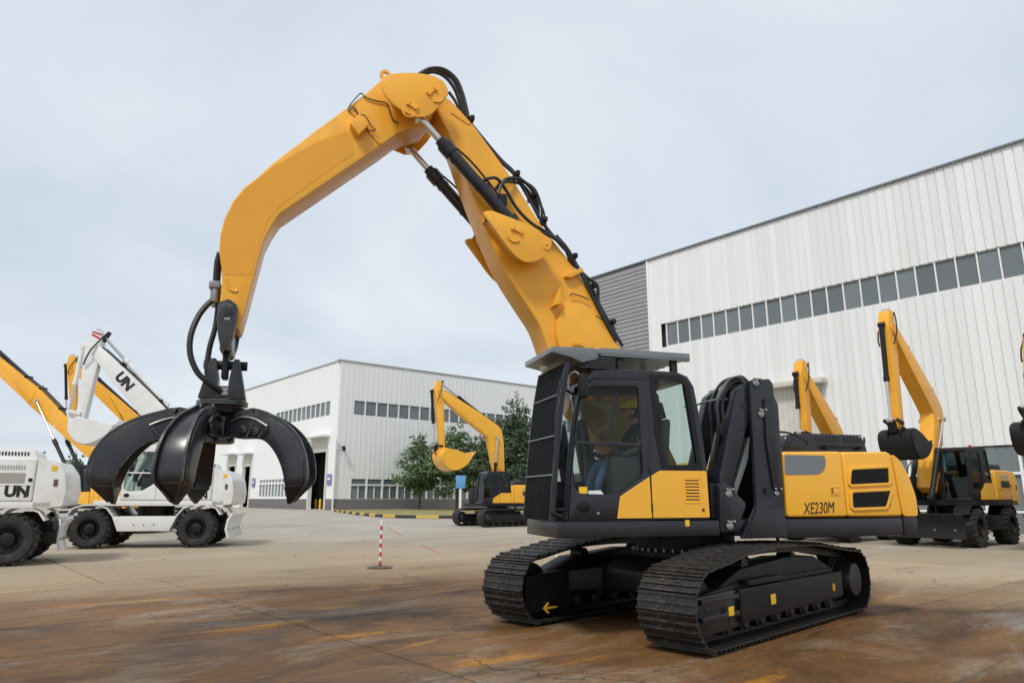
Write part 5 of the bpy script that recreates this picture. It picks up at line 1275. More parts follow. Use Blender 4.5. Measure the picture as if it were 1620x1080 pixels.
# azimuths are measured in the world from the line of sight (0 = to the right, 90 = away)
gw = MC + Vector((*(fwd(MANG) * GX), 0)); view = math.atan2(gw.y, gw.x)
for (azd, reach) in ((335, 1.02), (247, 1.04), (170, 1.20), (103, 1.06)):
    wa = view + R(azd - 90); la_ = wa - heading(MANG)
    t = tine(reach).build('tine', 'grab_steel', grap, smooth=24, bevel=0.012, ang=0.7); t.location = (GX, 0, ZT); t.rotation_euler = (0, 0, la_)
    rbs = ribs(reach).build('tine_rib', 'grab_steel', grap, smooth=28); rbs.location = (GX, 0, ZT); rbs.rotation_euler = (0, 0, la_)
    q = MB(); tr_ = []
    for (o_, i_, w) in ST[-8:]:
        ro = o_[0] * reach + 0.012; ri = i_[0] * reach - 0.012
        tr_.append([q.bm.verts.new(p_) for p_ in ((ro, -w - 0.010, o_[1]), (ro, w + 0.010, o_[1]), (ri, w * 0.94 + 0.010, i_[1]), (ri, -w * 0.94 - 0.010, i_[1]))])
    for a, c in zip(tr_, tr_[1:]):
        for j in range(4): q.bm.faces.new((a[j], a[(j + 1) % 4], c[(j + 1) % 4], c[j]))
    q.bm.faces.new(tr_[0][::-1]); q.bm.faces.new(tr_[-1])
    tp_ = q.build('tine_tip', 'grab_steel', grap, smooth=24, bevel=0.004, ang=0.7); tp_.location = (GX, 0, ZT); tp_.rotation_euler = (0, 0, la_)
    # side gusset: curved flange, pin bosses and stiffeners on the arm
    q = MB()
    for sg in (-1, 1):
        y = sg * 0.088
        pts = [(0.16, y, 2.40), (0.3, y, 2.44), (0.45 * reach, y * 1.2, 2.41), (0.60 * reach, y * 1.6, 2.33)]
        q.tube(curve(pts, 5), 0.016, 6)
        for (r_, z_) in ((0.30, 2.30), (0.46, 2.28)):
            q.lathe([(0.045, -0.02), (0.045, 0.014), (0.028, 0.018)], 14, Matrix.Translation((r_ * (1 + (reach - 1) * .6), y * (1.0 if r_ < .4 else 1.35), z_)) @ Matrix.Rotation(R(-90 * sg), 4, 'X'))
        q.tube([(0.36 * reach, y * 1.06, 2.22), (0.42 * reach, y * 1.2, 2.36)], 0.014, 5); q.tube([(0.50 * reach, y * 1.45, 2.20), (0.58 * reach, y * 1.7, 2.31)], 0.014, 5)
    g_ = q.build('tine_gusset', 'grab_steel', grap); g_.location = (GX, 0, ZT); g_.rotation_euler = (0, 0, la_)
    a = Vector((0.18, 0, 2.56)); e = Vector((0.55 * reach, 0, 2.47))
    q = MB(); q.prism([(0.10, 2.40), (0.10, 2.55), (0.22, 2.56), (0.42 * reach, 2.50), (0.42 * reach, 2.40)], -0.03, 0.03); k_ = q.build('tine_web', 'grab_steel', grap, bevel=0.006); k_.location = (GX, 0, ZT); k_.rotation_euler = (0, 0, la_)
hose([(344, 470), (330, 480), (314, 500), (302, 530), (301, 560), (312, 588), (330, 605), (350, 619)], [0.1, 0.12, 0.15, 0.2, 0.22, 0.22, 0.2, 0.12], 0.034, grap, 'grapple_hose')
hose([(345, 474), (344, 495), (340, 520), (332, 548), (328, 575), (328, 596)], [0.0, 0.02, 0.05, 0.08, 0.1, 0.1], 0.032, grap, 'grapple_hose')

# --- the operator in the cab
def skin(name, verts, edges, radii, mat, parent=None, sub=2):
    me = bpy.data.meshes.new(name); me.from_pydata([Vector(v) for v in verts], edges, [])
    ob = bpy.data.objects.new(name, me); COL.objects.link(ob)
    md = ob.modifiers.new('s', 'SKIN'); md.use_smooth_shade = True
    for i, r in enumerate(radii):
        me.skin_vertices[0].data[i].radius = (r, r) if not isinstance(r, tuple) else r
    me.skin_vertices[0].data[0].use_root = True
    sb = ob.modifiers.new('u', 'SUBSURF'); sb.levels = sub; sb.render_levels = sub
    dg = bpy.context.evaluated_depsgraph_get(); dg.update()
    m2 = bpy.data.meshes.new_from_object(ob.evaluated_get(dg)); bpy.data.objects.remove(ob)
    m2.materials.clear()
    for p in m2.polygons: p.use_smooth = True
    return link(name, m2, mat, parent)
ml = (0.38 + LC) / 2
PR = MC.copy(); f_ = fwd(MANG); l_ = Vector((-f_.y, f_.x))
seatp = MC + Vector((*(f_ * 1.10 + l_ * ml), 1.84))
op = empty('person', seatp, heading(MANG))
tag(op, 'seated operator in dark jacket, jeans and yellow hard hat inside the cab', 'person')
V = [(0, 0, 0.10), (-0.03, 0, 0.28), (-0.04, 0, 0.46), (-0.02, 0, 0.56), (0.02, 0, 0.62)]
Ed = [(0, 1), (1, 2), (2, 3), (3, 4)]; Rd = [(0.13, 0.17), (0.12, 0.16), (0.12, 0.17), 0.075, 0.06]
for sg in (-1, 1):
    i = len(V); V += [(-0.03, 0.19 * sg, 0.49), (0.08, 0.25 * sg, 0.26), (0.30, 0.28 * sg, 0.20), (0.38, 0.30 * sg, 0.24), (0.43, 0.31 * sg, 0.26)]; Rd += [0.075, 0.055, 0.042, 0.032, 0.022]
    Ed += [(2, i), (i, i + 1), (i + 1, i + 2), (i + 2, i + 3), (i + 3, i + 4)]
    h = i + 3
    for k, (dx_, dy_, dz_) in enumerate(((0.045, -0.03, 0.03), (0.05, -0.01, 0.035), (0.05, 0.012, 0.03), (0.04, 0.03, 0.02))):
        j = len(V); V += [(0.38 + dx_, 0.30 * sg + dy_, 0.24 + dz_), (0.38 + dx_ + 0.02, 0.30 * sg + dy_, 0.24 + dz_ - 0.035)]; Rd += [0.010, 0.009]; Ed += [(h, j), (j, j + 1)]
body = skin('jacket_body', V, Ed, Rd, 'jacket', op)
V = [(0.0, 0, 0.09)]; Ed = []; Rd = [(0.13, 0.15)]
for sg in (-1, 1):
    i = len(V); V += [(0.08, 0.10 * sg, 0.09), (0.30, 0.12 * sg, 0.10), (0.48, 0.13 * sg, 0.08), (0.56, 0.13 * sg, -0.14), (0.60, 0.13 * sg, -0.36), (0.72, 0.14 * sg, -0.40)]; Rd += [0.10, 0.088, 0.07, 0.058, 0.045, 0.04]
    Ed += [(0, i)] + [(i + k, i + k + 1) for k in range(5)]
skin('trousers', V, Ed, Rd, 'denim', op)
# head: skull, face and ears in one surface
q = MB(); hc = Vector((0.06, 0, 0.76)); n1, n2 = 20, 14; rows = []
for i in range(n2 + 1):
    th = PI * i / n2; row = []
    for j in range(n1):
        ph = 2 * PI * j / n1; x = math.sin(th) * math.cos(ph); y = math.sin(th) * math.sin(ph); z = math.cos(th)
        r_ = Vector((x * 0.098, y * 0.078, z * 0.122))
        if z < 0: r_.y *= 1 + 0.25 * z; r_.x *= 1 + 0.10 * z
        fr_ = max(0, x) ** 6
        if -0.35 < z < 0.12 and abs(y) < 0.3: r_.x += 0.030 * fr_ * (1 - abs(y) / 0.3)
        if 0.1 < z < 0.3: r_.x += -0.006 * fr_
        if -0.75 < z < -0.45: r_.x += 0.010 * fr_
        if abs(y) > 0.9 and -0.25 < z < 0.2: r_.y *= 1.15
        row.append(q.bm.verts.new(hc + r_))
    rows.append(row)
for i in range(n2):
    for j in range(n1):
        try: q.bm.faces.new((rows[i][j], rows[i][(j + 1) % n1], rows[i + 1][(j + 1) % n1], rows[i + 1][j]))
        except ValueError: pass
bmesh.ops.remove_doubles(q.bm, verts=q.bm.verts[:], dist=0.0005)
q.build('head', 'skin', op, smooth=80)
for sg in (-1, 1):
    MB().lathe([(0.001, -0.005), (0.010, -0.004), (0.010, 0.004), (0.001, 0.005)], 8, Matrix.Translation((0.152, 0.032 * sg, 0.775)) @ Matrix.Rotation(R(90), 4, 'Y')).build('eye', 'hair', op)
MB().box(0.148, 0.158, -0.022, 0.022, 0.698, 0.703).build('mouth', 'red', op)
q = MB(); q.lathe([(0.135, 0.045), (0.138, 0.05), (0.128, 0.065), (0.122, 0.10), (0.102, 0.145), (0.06, 0.172), (0.005, 0.18)], 24, Matrix.Translation((0.05, 0, 0.76)) @ Matrix.Scale(0.86, 4, (0, 1, 0)))
q.prism([(0.16, 0.805), (0.235, 0.79), (0.235, 0.797), (0.16, 0.82)], -0.085, 0.085); q.build('hard_hat', 'helmet', op, smooth=60)
MB().lathe([(0.085, -0.08), (0.098, 0.0), (0.098, 0.045)], 20, Matrix.Translation((0.035, 0, 0.77)) @ Matrix.Scale(0.84, 4, (0, 1, 0))).build('hair', 'hair', op)
tag(body, None, None)

# ================================================================== THE OTHER MACHINES
def offset_poly(pts, hw):
    """closed outline round a polyline with half widths"""
    P = [Vector(p) for p in pts]; k = len(P); a, c = [], []
    for i in range(k):
        d = (P[min(i + 1, k - 1)] - P[max(i - 1, 0)]).normalized(); n_ = Vector((-d.y, d.x))
        a.append(tuple(P[i] + n_ * hw[i])); c.append(tuple(P[i] - n_ * hw[i]))
    return a + c[::-1]
_wheel = {}
def wheel(parent, x, y, z, r, w, out):
    key = (r, w)
    if key not in _wheel:
        q = MB(); M = Matrix.Rotation(R(-90), 4, 'X')
        q.lathe([(r * 0.56, -w / 2 + 0.02), (r * 0.64, -w / 2), (r * 0.86, -w / 2 + 0.015), (r * 0.95, -w / 2 + 0.06), (r * 0.955, 0), (r * 0.95, w / 2 - 0.06), (r * 0.86, w / 2 - 0.015), (r * 0.64, w / 2), (r * 0.56, w / 2 - 0.02), (r * 0.5, 0)], 36, M, closed=True)
        for k in range(20):
            for sg in (-1, 1):
                a = 2 * PI * (k + (0.5 if sg > 0 else 0)) / 20
                Mx = Matrix.Rotation(a, 4, 'Y') @ Matrix.Rotation(R(24 * sg), 4, 'Z')
                q.box(-0.045, 0.035, min(0.0, sg * w * 0.52), max(0.0, sg * w * 0.52), r * 0.90, r * 1.0, Mx)
        t = q.build('wheel', 'rubber', None, smooth=30); t_me = t.data; bpy.data.objects.remove(t)
        q = MB(); q.lathe([(r * 0.565, -w * 0.38), (r * 0.565, w * 0.44), (r * 0.50, w * 0.45), (r * 0.48, w * 0.22), (r * 0.28, w * 0.16), (r * 0.26, w * 0.36), (r * 0.16, w * 0.40), (r * 0.02, w * 0.40)], 28, M)
        for k in range(10):
            a = 2 * PI * k / 10; q.lathe([(0.018, w * 0.14), (0.018, w * 0.24)], 6, Matrix.Translation((math.cos(a) * r * 0.37, 0, math.sin(a) * r * 0.37)) @ M)
        o = q.build('rim', 'black', None, smooth=40); r_me = o.data; bpy.data.objects.remove(o)
        _wheel[key] = (t_me, r_me)
    t = link('wheel', _wheel[key][0], None, parent, (x, y, z)); t.rotation_euler = (0, random.uniform(0, 1), 0 if out > 0 else PI)
    link('rim', _wheel[key][1], None, t)
    return t
def cyl_pair(parent, a, e, rb, rr, frac, name, mat='black', rod='chrome'):
    a, e = Vector(a), Vector(e); d = e - a
    q = MB(); q.cyl(a, a + d * frac, rb, 14); q.cyl(a + d * (frac - 0.05), a + d * frac, rb * 1.2, 14); q.cyl(a - Vector((0, rb * 1.2, 0)), a + Vector((0, rb * 1.2, 0)), rb * 1.1, 12)
    c = q.build(name, mat, parent)
    q = MB(); q.cyl(a + d * frac, e, rr, 12); q.cyl(e - Vector((0, rb * 1.2, 0)), e + Vector((0, rb * 1.2, 0)), rb, 12); q.build('rod', rod, c)
    return c
def bucket(parent, E_, ang, w, mat, k=1.0):
    """dig bucket hung at E_; ang turns it in the arm plane"""
    pr = [(0.10, 0.10), (-0.22, 0.02), (-0.34, -0.25), (-0.30, -0.62), (-0.05, -0.95), (0.35, -1.05), (0.80, -0.98), (1.25, -0.72)]
    lip = [(1.25, -0.72), (0.95, -0.55), (0.55, -0.18)]
    ca_, sa_ = math.cos(ang), math.sin(ang)
    def T(p): x_ = -p[0]; return (E_[0] + k * (x_ * ca_ - p[1] * sa_), E_[1] + k * (x_ * sa_ + p[1] * ca_))
    back = [T((p.x, p.y)) for p in curve([(a, b_, 0) for a, b_ in pr], 4)]
    q = MB()
    sidep = back + [T(p) for p in lip[1:]]
    for s_ in (-1, 1): q.prism(sidep, s_ * w / 2 - 0.025, s_ * w / 2 + 0.025)
    inn = [tuple(p) for p in offset_poly(back, [0.022] * len(back))]
    q.prism(inn, -w / 2 + 0.026, w / 2 - 0.026)
    bk_ = q.build('bucket', mat, parent, bevel=0.008, seg=1)
    for i in range(5):
        y = -w / 2 + 0.09 + i * (w - 0.18) / 4
        MB().prism([T((1.12, -0.83)), T((1.13, -0.74)), T((1.45, -0.60)), T((1.47, -0.63))], y - 0.05, y + 0.05).build('tooth', mat, bk_, bevel=0.008, seg=1)
    for y in (-0.2, 0.2): MB().prism(roundpoly([T((0.22, 0.0)), T((0.08, 0.22)), T((-0.36, 0.14)), T((-0.36, -0.12)), T((0.1, -0.12))], 0.05 * k), y - 0.03, y + 0.03).build('bucket_lug', mat, bk_, bevel=0.006, seg=1)
    return T
def shoe_track(parent, y, L, h, w):
    r = h / 2; p = [(-L / 2 + r, 0.0), (L / 2 - r, 0.0)]
    P = [(-L / 2 + r + i * (L - 2 * r) / 20, 0.0) for i in range(20)] + [(L / 2 - r + r * math.cos(R(-90 + 15 * i)), r + r * math.sin(R(-90 + 15 * i))) for i in range(12)] + [(L / 2 - r - i * (L - 2 * r) / 20, h) for i in range(20)] + [(-L / 2 + r + r * math.cos(R(90 + 15 * i)), r + r * math.sin(R(90 + 15 * i))) for i in range(12)]
    sh, st = walk(P, 0.2)
    q = MB(); q.prism(inset(P, 0.03), -0.1, 0.1, [inset(P, 0.10)])
    t = q.build('track', 'track_steel', parent, loc=(0, y, 0.03)); me = None
    for (p_, a) in sh:
        if me is None:
            m = MB(); m.prism([(-st / 2 + 0.008, 0.006), (st / 2 - 0.002, 0.006), (st / 2 - 0.002, 0.03), (-st / 2 + 0.008, 0.03)], -w / 2, w / 2); m.prism([(-0.06, 0.006), (-0.03, 0.006), (-0.035, -0.025), (-0.055, -0.025)], -w / 2, w / 2)
            o = m.build('track_shoe', 'track_steel', t); me = o.data
        else: o = link('track_shoe', me, None, t)
        o.location = (p_.x, 0, p_.y); o.rotation_euler = (0, -a, 0)
    q = MB(); q.prism(roundpoly([(-L / 2 + 0.55, 0.22), (-L / 2 + 0.55, h - 0.26), (L / 2 - 0.5, h - 0.26), (L / 2 - 0.5, 0.22)], 0.05), -0.24, 0.24); f_ = q.build('track_frame', 'black', parent, bevel=0.015, loc=(0, y, 0))
    for i in range(7):
        x = -L / 2 + 0.75 + i * (L - 1.5) / 6; MB().lathe([(0.09, -0.2), (0.09, 0.2)], 12, Matrix.Translation((x, 0, 0.19)) @ Matrix.Rotation(R(-90), 4, 'X')).build('bottom_roller', 'track_steel', f_)
    for x in (-L / 2 + 0.42, L / 2 - 0.42): MB().lathe([(0.12, -0.26), (0.30, -0.12), (0.30, 0.12), (0.12, 0.26)], 20, Matrix.Translation((x, 0, h / 2 + 0.03)) @ Matrix.Rotation(R(-90), 4, 'X')).build('idler', 'track_steel', f_)
def excavator(name, label, group, C, ang, uang, kind, joints, body, frame, armm, buck, bang=0.0, bw=1.15, bk=1.0, rod='chrome', zb=None, text=None, blade=None, gl='cab_glass_dark', hoodtext=None, cyl='black', cds=-0.62, hx=-0.45, stripe=False, wb=1.43, fat=1.0):
    """joints: photo pixels of boom foot, boom bend, boom tip, stick tip on the machine's centre plane"""
    t = empty(name, (C[0], C[1], 0), heading(uang)); tag(t, label, 'excavator', group)
    SP = side_plane(C, uang)
    F_, K_, T1_, E_ = [Vector(SP(x, y, 0.0)) for x, y in joints]
    d_ang = heading(ang) - heading(uang); RU = Matrix.Rotation(d_ang, 4, 'Z')
    zb = zb or (1.30 if kind == 'wheel' else 1.08)
    def under(o):      # turn a part with the undercarriage
        o.location = RU @ o.location; o.rotation_euler.z += d_ang; return o
    if kind == 'wheel':
        q = MB(); q.prism(roundpoly([(1.9, 0.55), (1.9, 0.80), (0.9, 0.98), (-0.9, 0.98), (-1.9, 0.80), (-1.9, 0.55)], 0.05), -0.42, 0.42); q.cyl((wb, -0.85, 0.6), (wb, 0.85, 0.6), 0.16, 12); q.cyl((-wb, -0.85, 0.6), (-wb, 0.85, 0.6), 0.16, 12)
        under(q.build('chassis', 'black' if body != 'white_paint' else 'interior', t, bevel=0.02))
        for x in (wb, -wb):
            for sg in (1, -1): under(wheel(t, x, 1.02 * sg, 0.60, 0.60, 0.52, sg))
        for sg in (1, -1):
            y0, y1 = (0.75, 1.22) if sg > 0 else (-1.22, -0.75)
            q = MB(); q.prism([(wb - 0.61, 0.98), (wb - 0.81, 0.52), (0.81 - wb, 0.52), (0.61 - wb, 0.98)], y0, y1); sb_ = under(q.build('side_box', body if body == 'white_paint' else 'black', t, bevel=0.02))
            for x in (-0.3, 0.0, 0.3): MB().lathe([(0.02, 0), (0.02, 0.012)], 8, Matrix.Translation((x, 1.22 * sg if sg > 0 else -1.232, 0.72)) @ Matrix.Rotation(R(-90), 4, 'X')).build('box_bolt', 'black', sb_)
            for xs in (1, -1):
                pts = [(wb + x_ - 1.43, z_) for x_, z_ in [(0.80, 0.99), (0.98, 1.22), (1.25, 1.33), (1.7, 1.33), (1.98, 1.22), (2.12, 1.02)]]
                q = MB(); q.prism(offset_poly([(p[0] * xs, p[1]) for p in pts], [0.02] * 6), y0, y1); under(q.build('fender', body if body == 'white_paint' else 'black', t))
        if blade:
            for (xs, bm_, bh) in blade:
                q = MB(); q.prism(offset_poly([(xs * 2.62, 1.05), (xs * 2.50, 0.85), (xs * 2.46, 0.55), (xs * 2.55, 0.28)], [0.03] * 4), -bh, bh); bl_ = under(q.build('dozer_blade', bm_, t, bevel=0.01))
                for y in (-0.6, 0.6): MB().prism([(xs * 1.7, 0.55), (xs * 2.46, 0.45), (xs * 2.46, 0.75), (xs * 1.7, 0.72)], y - 0.06, y + 0.06).build('blade_arm', 'black', bl_)
                for y in (-0.75 * bh, -0.25 * bh, 0.25 * bh, 0.75 * bh): MB().lathe([(0.03, -0.01), (0.03, 0.01)], 8, Matrix.Translation((xs * 2.51, y, 0.55)) @ Matrix.Rotation(R(90), 4, 'Y')).build('blade_bolt', 'steel', bl_)
        MB().lathe([(0.55, 0.95), (0.55, zb - 0.02)], 24).build('slew_ring', 'black', t)
    else:
        for sg in (1, -1):
            sub = []
            n0 = set(COL.objects); shoe_track(t, 1.2 * sg, 4.2, 0.92, 0.6)
            for o in [o for o in COL.objects if o not in n0 and o.parent == t]: under(o)
        q = MB(); q.prism(roundpoly([(-0.9, 0.45), (-0.9, 0.82), (0.9, 0.82), (0.9, 0.45)], 0.06), -1.0, 1.0); under(q.build('car_body', 'black', t, bevel=0.03))
        MB().lathe([(0.6, 0.8), (0.6, zb - 0.02)], 24).build('slew_ring', 'black', t)
    # upper structure
    q = MB(); q.box(-2.35, 1.55, -1.24, 1.24, zb, zb + 0.16); q.build('platform', body if body == 'white_paint' else 'black', t, bevel=0.02)
    z0, z1 = zb + 0.165, zb + 1.18
    q = MB(); q.prism([(hx, z0), (hx, z1), (-1.95, z1), (-1.95, z0)], -1.24, 1.24); hp = q.build('engine_hood', body, t, bevel=0.07, seg=3)
    q = MB(); q.prism(roundpoly([(-1.965, z0 - 0.16), (-1.965, z1 - 0.01), (-2.35, z1 - 0.06), (-2.55, z1 - 0.35), (-2.62, z0 + 0.25), (-2.58, z0 - 0.12)], 0.06), -1.24, 1.24); q.build('counterweight', body, t, bevel=0.09, seg=3)
    for sg in (1, -1):
        yy = 1.241 * sg
        MB().prism(rrect(-1.75, -0.95, z0 + 0.42, z0 + 0.66, 0.02), min(yy, yy + 0.004 * sg), max(yy, yy + 0.004 * sg)).build('side_grille', 'vent_grey' if body == 'white_paint' else 'ink', hp)
        q = MB()
        for i in range(14): q.box(-1.72 + i * 0.055, -1.70 + i * 0.055, min(yy, yy + 0.01 * sg), max(yy, yy + 0.01 * sg), z0 + 0.74, z0 + 0.84)
        q.build('louvre', 'vent_grey', hp)
    q = MB(); q.prism(roundpoly([(hx - 0.25, z1 - 0.02), (hx - 0.33, z1 + 0.22), (-1.8, z1 + 0.22), (-1.92, z1 - 0.02)], 0.06), -0.3, 1.0); eh = q.build('hood_top', body if body == 'white_paint' else 'grey_paint', t, bevel=0.04)
    for i in range(13 if hx > -0.9 else 7):
        x = hx - 0.47 - i * 0.065; MB().box(x - 0.018, x + 0.018, 1.0, 1.006, z1 + 0.06, z1 + 0.15).build('vent_slot', 'ink', eh)
    q = MB(); q.box(-0.44, 1.25, -1.22, -0.38, z0, z0 + 0.8); q.build('tank_box', body if body == 'white_paint' else 'black', t, bevel=0.05)
    if hx > -0.9: MB().box(-0.44, -0.18, 0.30, 1.22, z0, z0 + 0.95).build('air_cleaner_box', body, t, bevel=0.05)
    cab_parts(t, frame, frame, 'yellow_panel' if body != 'white_paint' else 'white_paint', 0.28, 1.23, ds=cds, dz=zb + 0.17 - 1.30, gl=gl)
    if body != 'white_paint': MB().lathe([(0.05, 0), (0.05, 0.05), (0.03, 0.09)], 10, Matrix.Translation((0.35, 0.9, zb + 0.17 + 1.755))).build('beacon', 'red', t)
    # arm
    ctl = [F_, F_ + (K_ - F_) * 0.55, K_ + (F_ - K_).normalized() * 0.25 + (T1_ - K_).normalized() * 0.08, K_ + (T1_ - K_).normalized() * 0.38, K_ + (T1_ - K_) * 0.6, T1_]
    pl = [(p.x, p.y) for p in curve([(p.x, p.y, 0) for p in ctl], 4)]; k = len(pl)
    hw = [0.15 + 0.24 * fat * math.sin(PI * min(1, 0.08 + 0.90 * i / (k - 1))) for i in range(k)]
    bm_ = MB().prism(offset_poly(pl, hw), -0.23, 0.23).build('boom', armm, t, bevel=0.02)
    d = (E_ - T1_).normalized(); L = (E_ - T1_).length; n_ = Vector((-d.y, d.x))
    if n_.x < 0: n_ = -n_              # forward side
    H_ = T1_ - d * 0.62
    so_ = [H_ + n_ * 0.16, T1_ + n_ * 0.30, T1_ + d * L * 0.5 + n_ * 0.20, E_ + n_ * 0.12, E_ + d * 0.13, E_ - n_ * 0.13, T1_ + d * L * 0.45 - n_ * 0.18, T1_ - n_ * 0.24, H_ - n_ * 0.13]
    st_ = MB().prism(roundpoly([tuple(p) for p in so_], 0.1), -0.17, 0.17).build('stick', armm, t, bevel=0.015)
    for y in (-0.2, 0.2): MB().lathe([(0.14, -0.02), (0.14, 0.02)], 20, Matrix.Translation((T1_.x, y, T1_.y)) @ Matrix.Rotation(R(-90), 4, 'X')).build('boss', armm, st_)
    # stick cylinder along the top of the boom
    bd_ = (T1_ - K_).normalized(); bn = Vector((-bd_.y, bd_.x)); bn = bn if bn.y > 0 else -bn
    a = K_ + bd_ * (0.15 * (T1_ - K_).length) + bn * 0.45; cyl_pair(t, (a.x, 0, a.y), (H_.x, 0, H_.y), 0.085, 0.05, 0.62, 'stick_cylinder', cyl, rod)
    MB().prism([tuple(a + bd_ * 0.15), tuple(a - bd_ * 0.15), tuple(a - bd_ * 0.25 - bn * 0.3), tuple(a + bd_ * 0.25 - bn * 0.3)], -0.05, 0.05).build('cylinder_lug', armm, bm_)
    # bucket cylinder down the front of the stick, link to the bucket
    a = T1_ - d * 0.05 + n_ * 0.42; e = E_ - d * 0.35 + n_ * 0.42; cyl_pair(t, (a.x, 0, a.y), (e.x, 0, e.y), 0.08, 0.045, 0.6, 'bucket_cylinder', cyl, rod)
    MB().prism([tuple(a + d * 0.12), tuple(a - d * 0.12), tuple(a - d * 0.2 - n_ * 0.22), tuple(a + d * 0.25 - n_ * 0.22)], -0.05, 0.05).build('cylinder_lug', armm, st_)
    lk_ = offset_poly([tuple(e), tuple(E_ - d * 0.28)], [0.05, 0.05])
    for y in (-0.17, 0.24): MB().prism(lk_, y - 0.07, y).build('link', armm if armm == 'white_paint' else 'black', t)
    Tb = bucket(t, (E_.x, E_.y), bang, bw, buck, bk)
    p2 = Tb((-0.28, 0.08)); lk2 = offset_poly([tuple(e), p2], [0.07, 0.07]); MB().prism(lk2, -0.12, 0.12).build('link', armm if armm == 'white_paint' else 'black', t)
    # hoist cylinders
    m = F_ + (K_ - F_) * 0.92
    for y in (-0.33, 0.33): cyl_pair(t, (F_.x + 0.55, y, zb + 0.25), (m.x, y, m.y), 0.085, 0.05, 0.6, 'hoist_cylinder', cyl, rod)
    q = MB(); q.prism([(F_.x + 0.7, zb + 0.16), (F_.x + 0.65, zb + 0.4), (F_.x + 0.2, F_.y + 0.2), (F_.x - 0.2, F_.y + 0.2), (F_.x - 0.3, zb + 0.16)], -0.40, -0.25); q.prism([(F_.x + 0.7, zb + 0.16), (F_.x + 0.65, zb + 0.4), (F_.x + 0.2, F_.y + 0.2), (F_.x - 0.2, F_.y + 0.2), (F_.x - 0.3, zb + 0.16)], 0.25, 0.27) if False else None
    q.build('boom_bracket', 'black', t)
    # hoses on the back of the boom, looping over to the stick
    nn = [hw[i] + 0.04 for i in range(k)]; up_ = offset_poly(pl, nn); 
    run1 = up_[:k]; run2 = up_[k:][::-1]
    run = run1 if sum(p[0] for p in run1) < sum(p[0] for p in run2) else run2      # rear side of the boom
    if sum(p[1] for p in run1) > sum(p[1] for p in run2) + 1.5: run = run1
    elif sum(p[1] for p in run2) > sum(p[1] for p in run1) + 1.5: run = run2
    for y in (-0.10, 0.0, 0.12):
        pts = [(p[0], y, p[1]) for p in run[2:]] + [(T1_.x + (-d.x) * 0.25 + bn.x * 0.5, y, T1_.y - d.y * 0.25 + bn.y * 0.5), ((T1_ + n_ * 0.05).x, y + (0.2 if y > 0 else -0.2), (T1_ + d * 0.1).y), ((T1_ + d * 0.6 + n_ * 0.2).x, y + (0.12 if y > 0 else -0.12), (T1_ + d * 0.6).y)]
        MB().tube(curve(pts, 2), 0.026, 6).build('hydraulic_hose', 'hose', bm_)
    for i in range(5, k - 2, 4): MB().box(run[i][0] - 0.06, run[i][0] + 0.06, -0.2, 0.2, run[i][1] - 0.04, run[i][1] + 0.05).build('hose_clip', 'black', bm_)
    if text:
        bd2 = -bd_; upv = Vector((-bd2.y, bd2.x)); upv = upv if upv.y > 0 else -upv
        o_ = T1_ + bd2 * text - upv * 0.17
        lettering('lettering', 'UN', 'ink', bm_, (bd2.x, 0, bd2.y), (upv.x, 0, upv.y), (0, 1, 0), (o_.x, 0.231, o_.y), 0.36, bold=0.06)
    for sg in (1, -1):
        y_ = 1.2405 * sg
        def plate(nm, mt, xa, xb, za, zb_, th=0.008): return MB().box(xa, xb, min(y_, y_ + th * sg), max(y_, y_ + th * sg), za, zb_).build(nm, mt, t, bevel=0.002, seg=1)
        plate('tail_lamp', 'rusty_steel', -2.42, -2.34, z0 + 0.36, z0 + 0.52, 0.02)
        plate('warning_label', 'yellow_mark', -2.38, -2.26, z0 + 0.72, z0 + 0.84)
        plate('hood_latch', 'black', -1.90, -1.82, z0 + 0.46, z0 + 0.54, 0.014)
        plate('panel_seam', 'ink', -1.955, hx - 0.06, z0 + 0.355, z0 + 0.362, 0.0015)
        if hx > -0.9: plate('panel_seam', 'ink', -0.88, -0.873, z0 + 0.06, z1 - 0.08, 0.0015)
        MB().lathe([(0.035, 0), (0.035, 0.004)], 12, Matrix.Translation((-1.80, y_ if sg > 0 else y_ - 0.004, z0 + 0.12)) @ Matrix.Rotation(R(-90), 4, 'X')).build('plug', 'rusty_steel', t)
    MB().tube(curve([(-0.2, -1.0, z0 + 0.8), (0.0, -1.05, z0 + 1.25), (0.5, -1.05, z0 + 1.28), (0.9, -1.05, z0 + 0.85)], 5), 0.018, 6).build('hand_rail', body if body == 'white_paint' else 'black', t)
    MB().tube(curve([(2.1 + cds, 1.2, zb + 1.6), (2.25 + cds, 1.38, zb + 1.7), (2.25 + cds, 1.42, zb + 1.5)], 4), 0.014, 6).build('mirror_arm', 'black', t)
    MB().box(2.20 + cds, 2.28 + cds, 1.33, 1.49, zb + 1.22, zb + 1.52).build('mirror', 'black', t, bevel=0.02)
    if hoodtext:
        lettering('lettering', 'UN', 'ink', hp, (-1, 0, 0), (0, 0, 1), (0, 1, 0), (hoodtext, 1.2415, z0 + (0.10 if hx > -0.9 else 0.05)), 0.27 if hx > -0.9 else 0.21, bold=0.06)
    if stripe:
        q = T1_ - d * 0.38
        MB().box(q.x - 0.15, q.x + 0.15, 0.171, 0.175, q.y - 0.17, q.y + 0.17).build('hazard_plate', 'white_trim', st_)
        for i in range(2):
            o_ = -0.10 + i * 0.16; MB().prism([(q.x - 0.15, q.y + o_), (q.x + 0.15, q.y + o_ + 0.16), (q.x + 0.15, q.y + min(0.17, o_ + 0.24)), (q.x - 0.15, q.y + o_ + 0.08)], 0.1755, 0.179).build('hazard_stripe', 'red', st_)
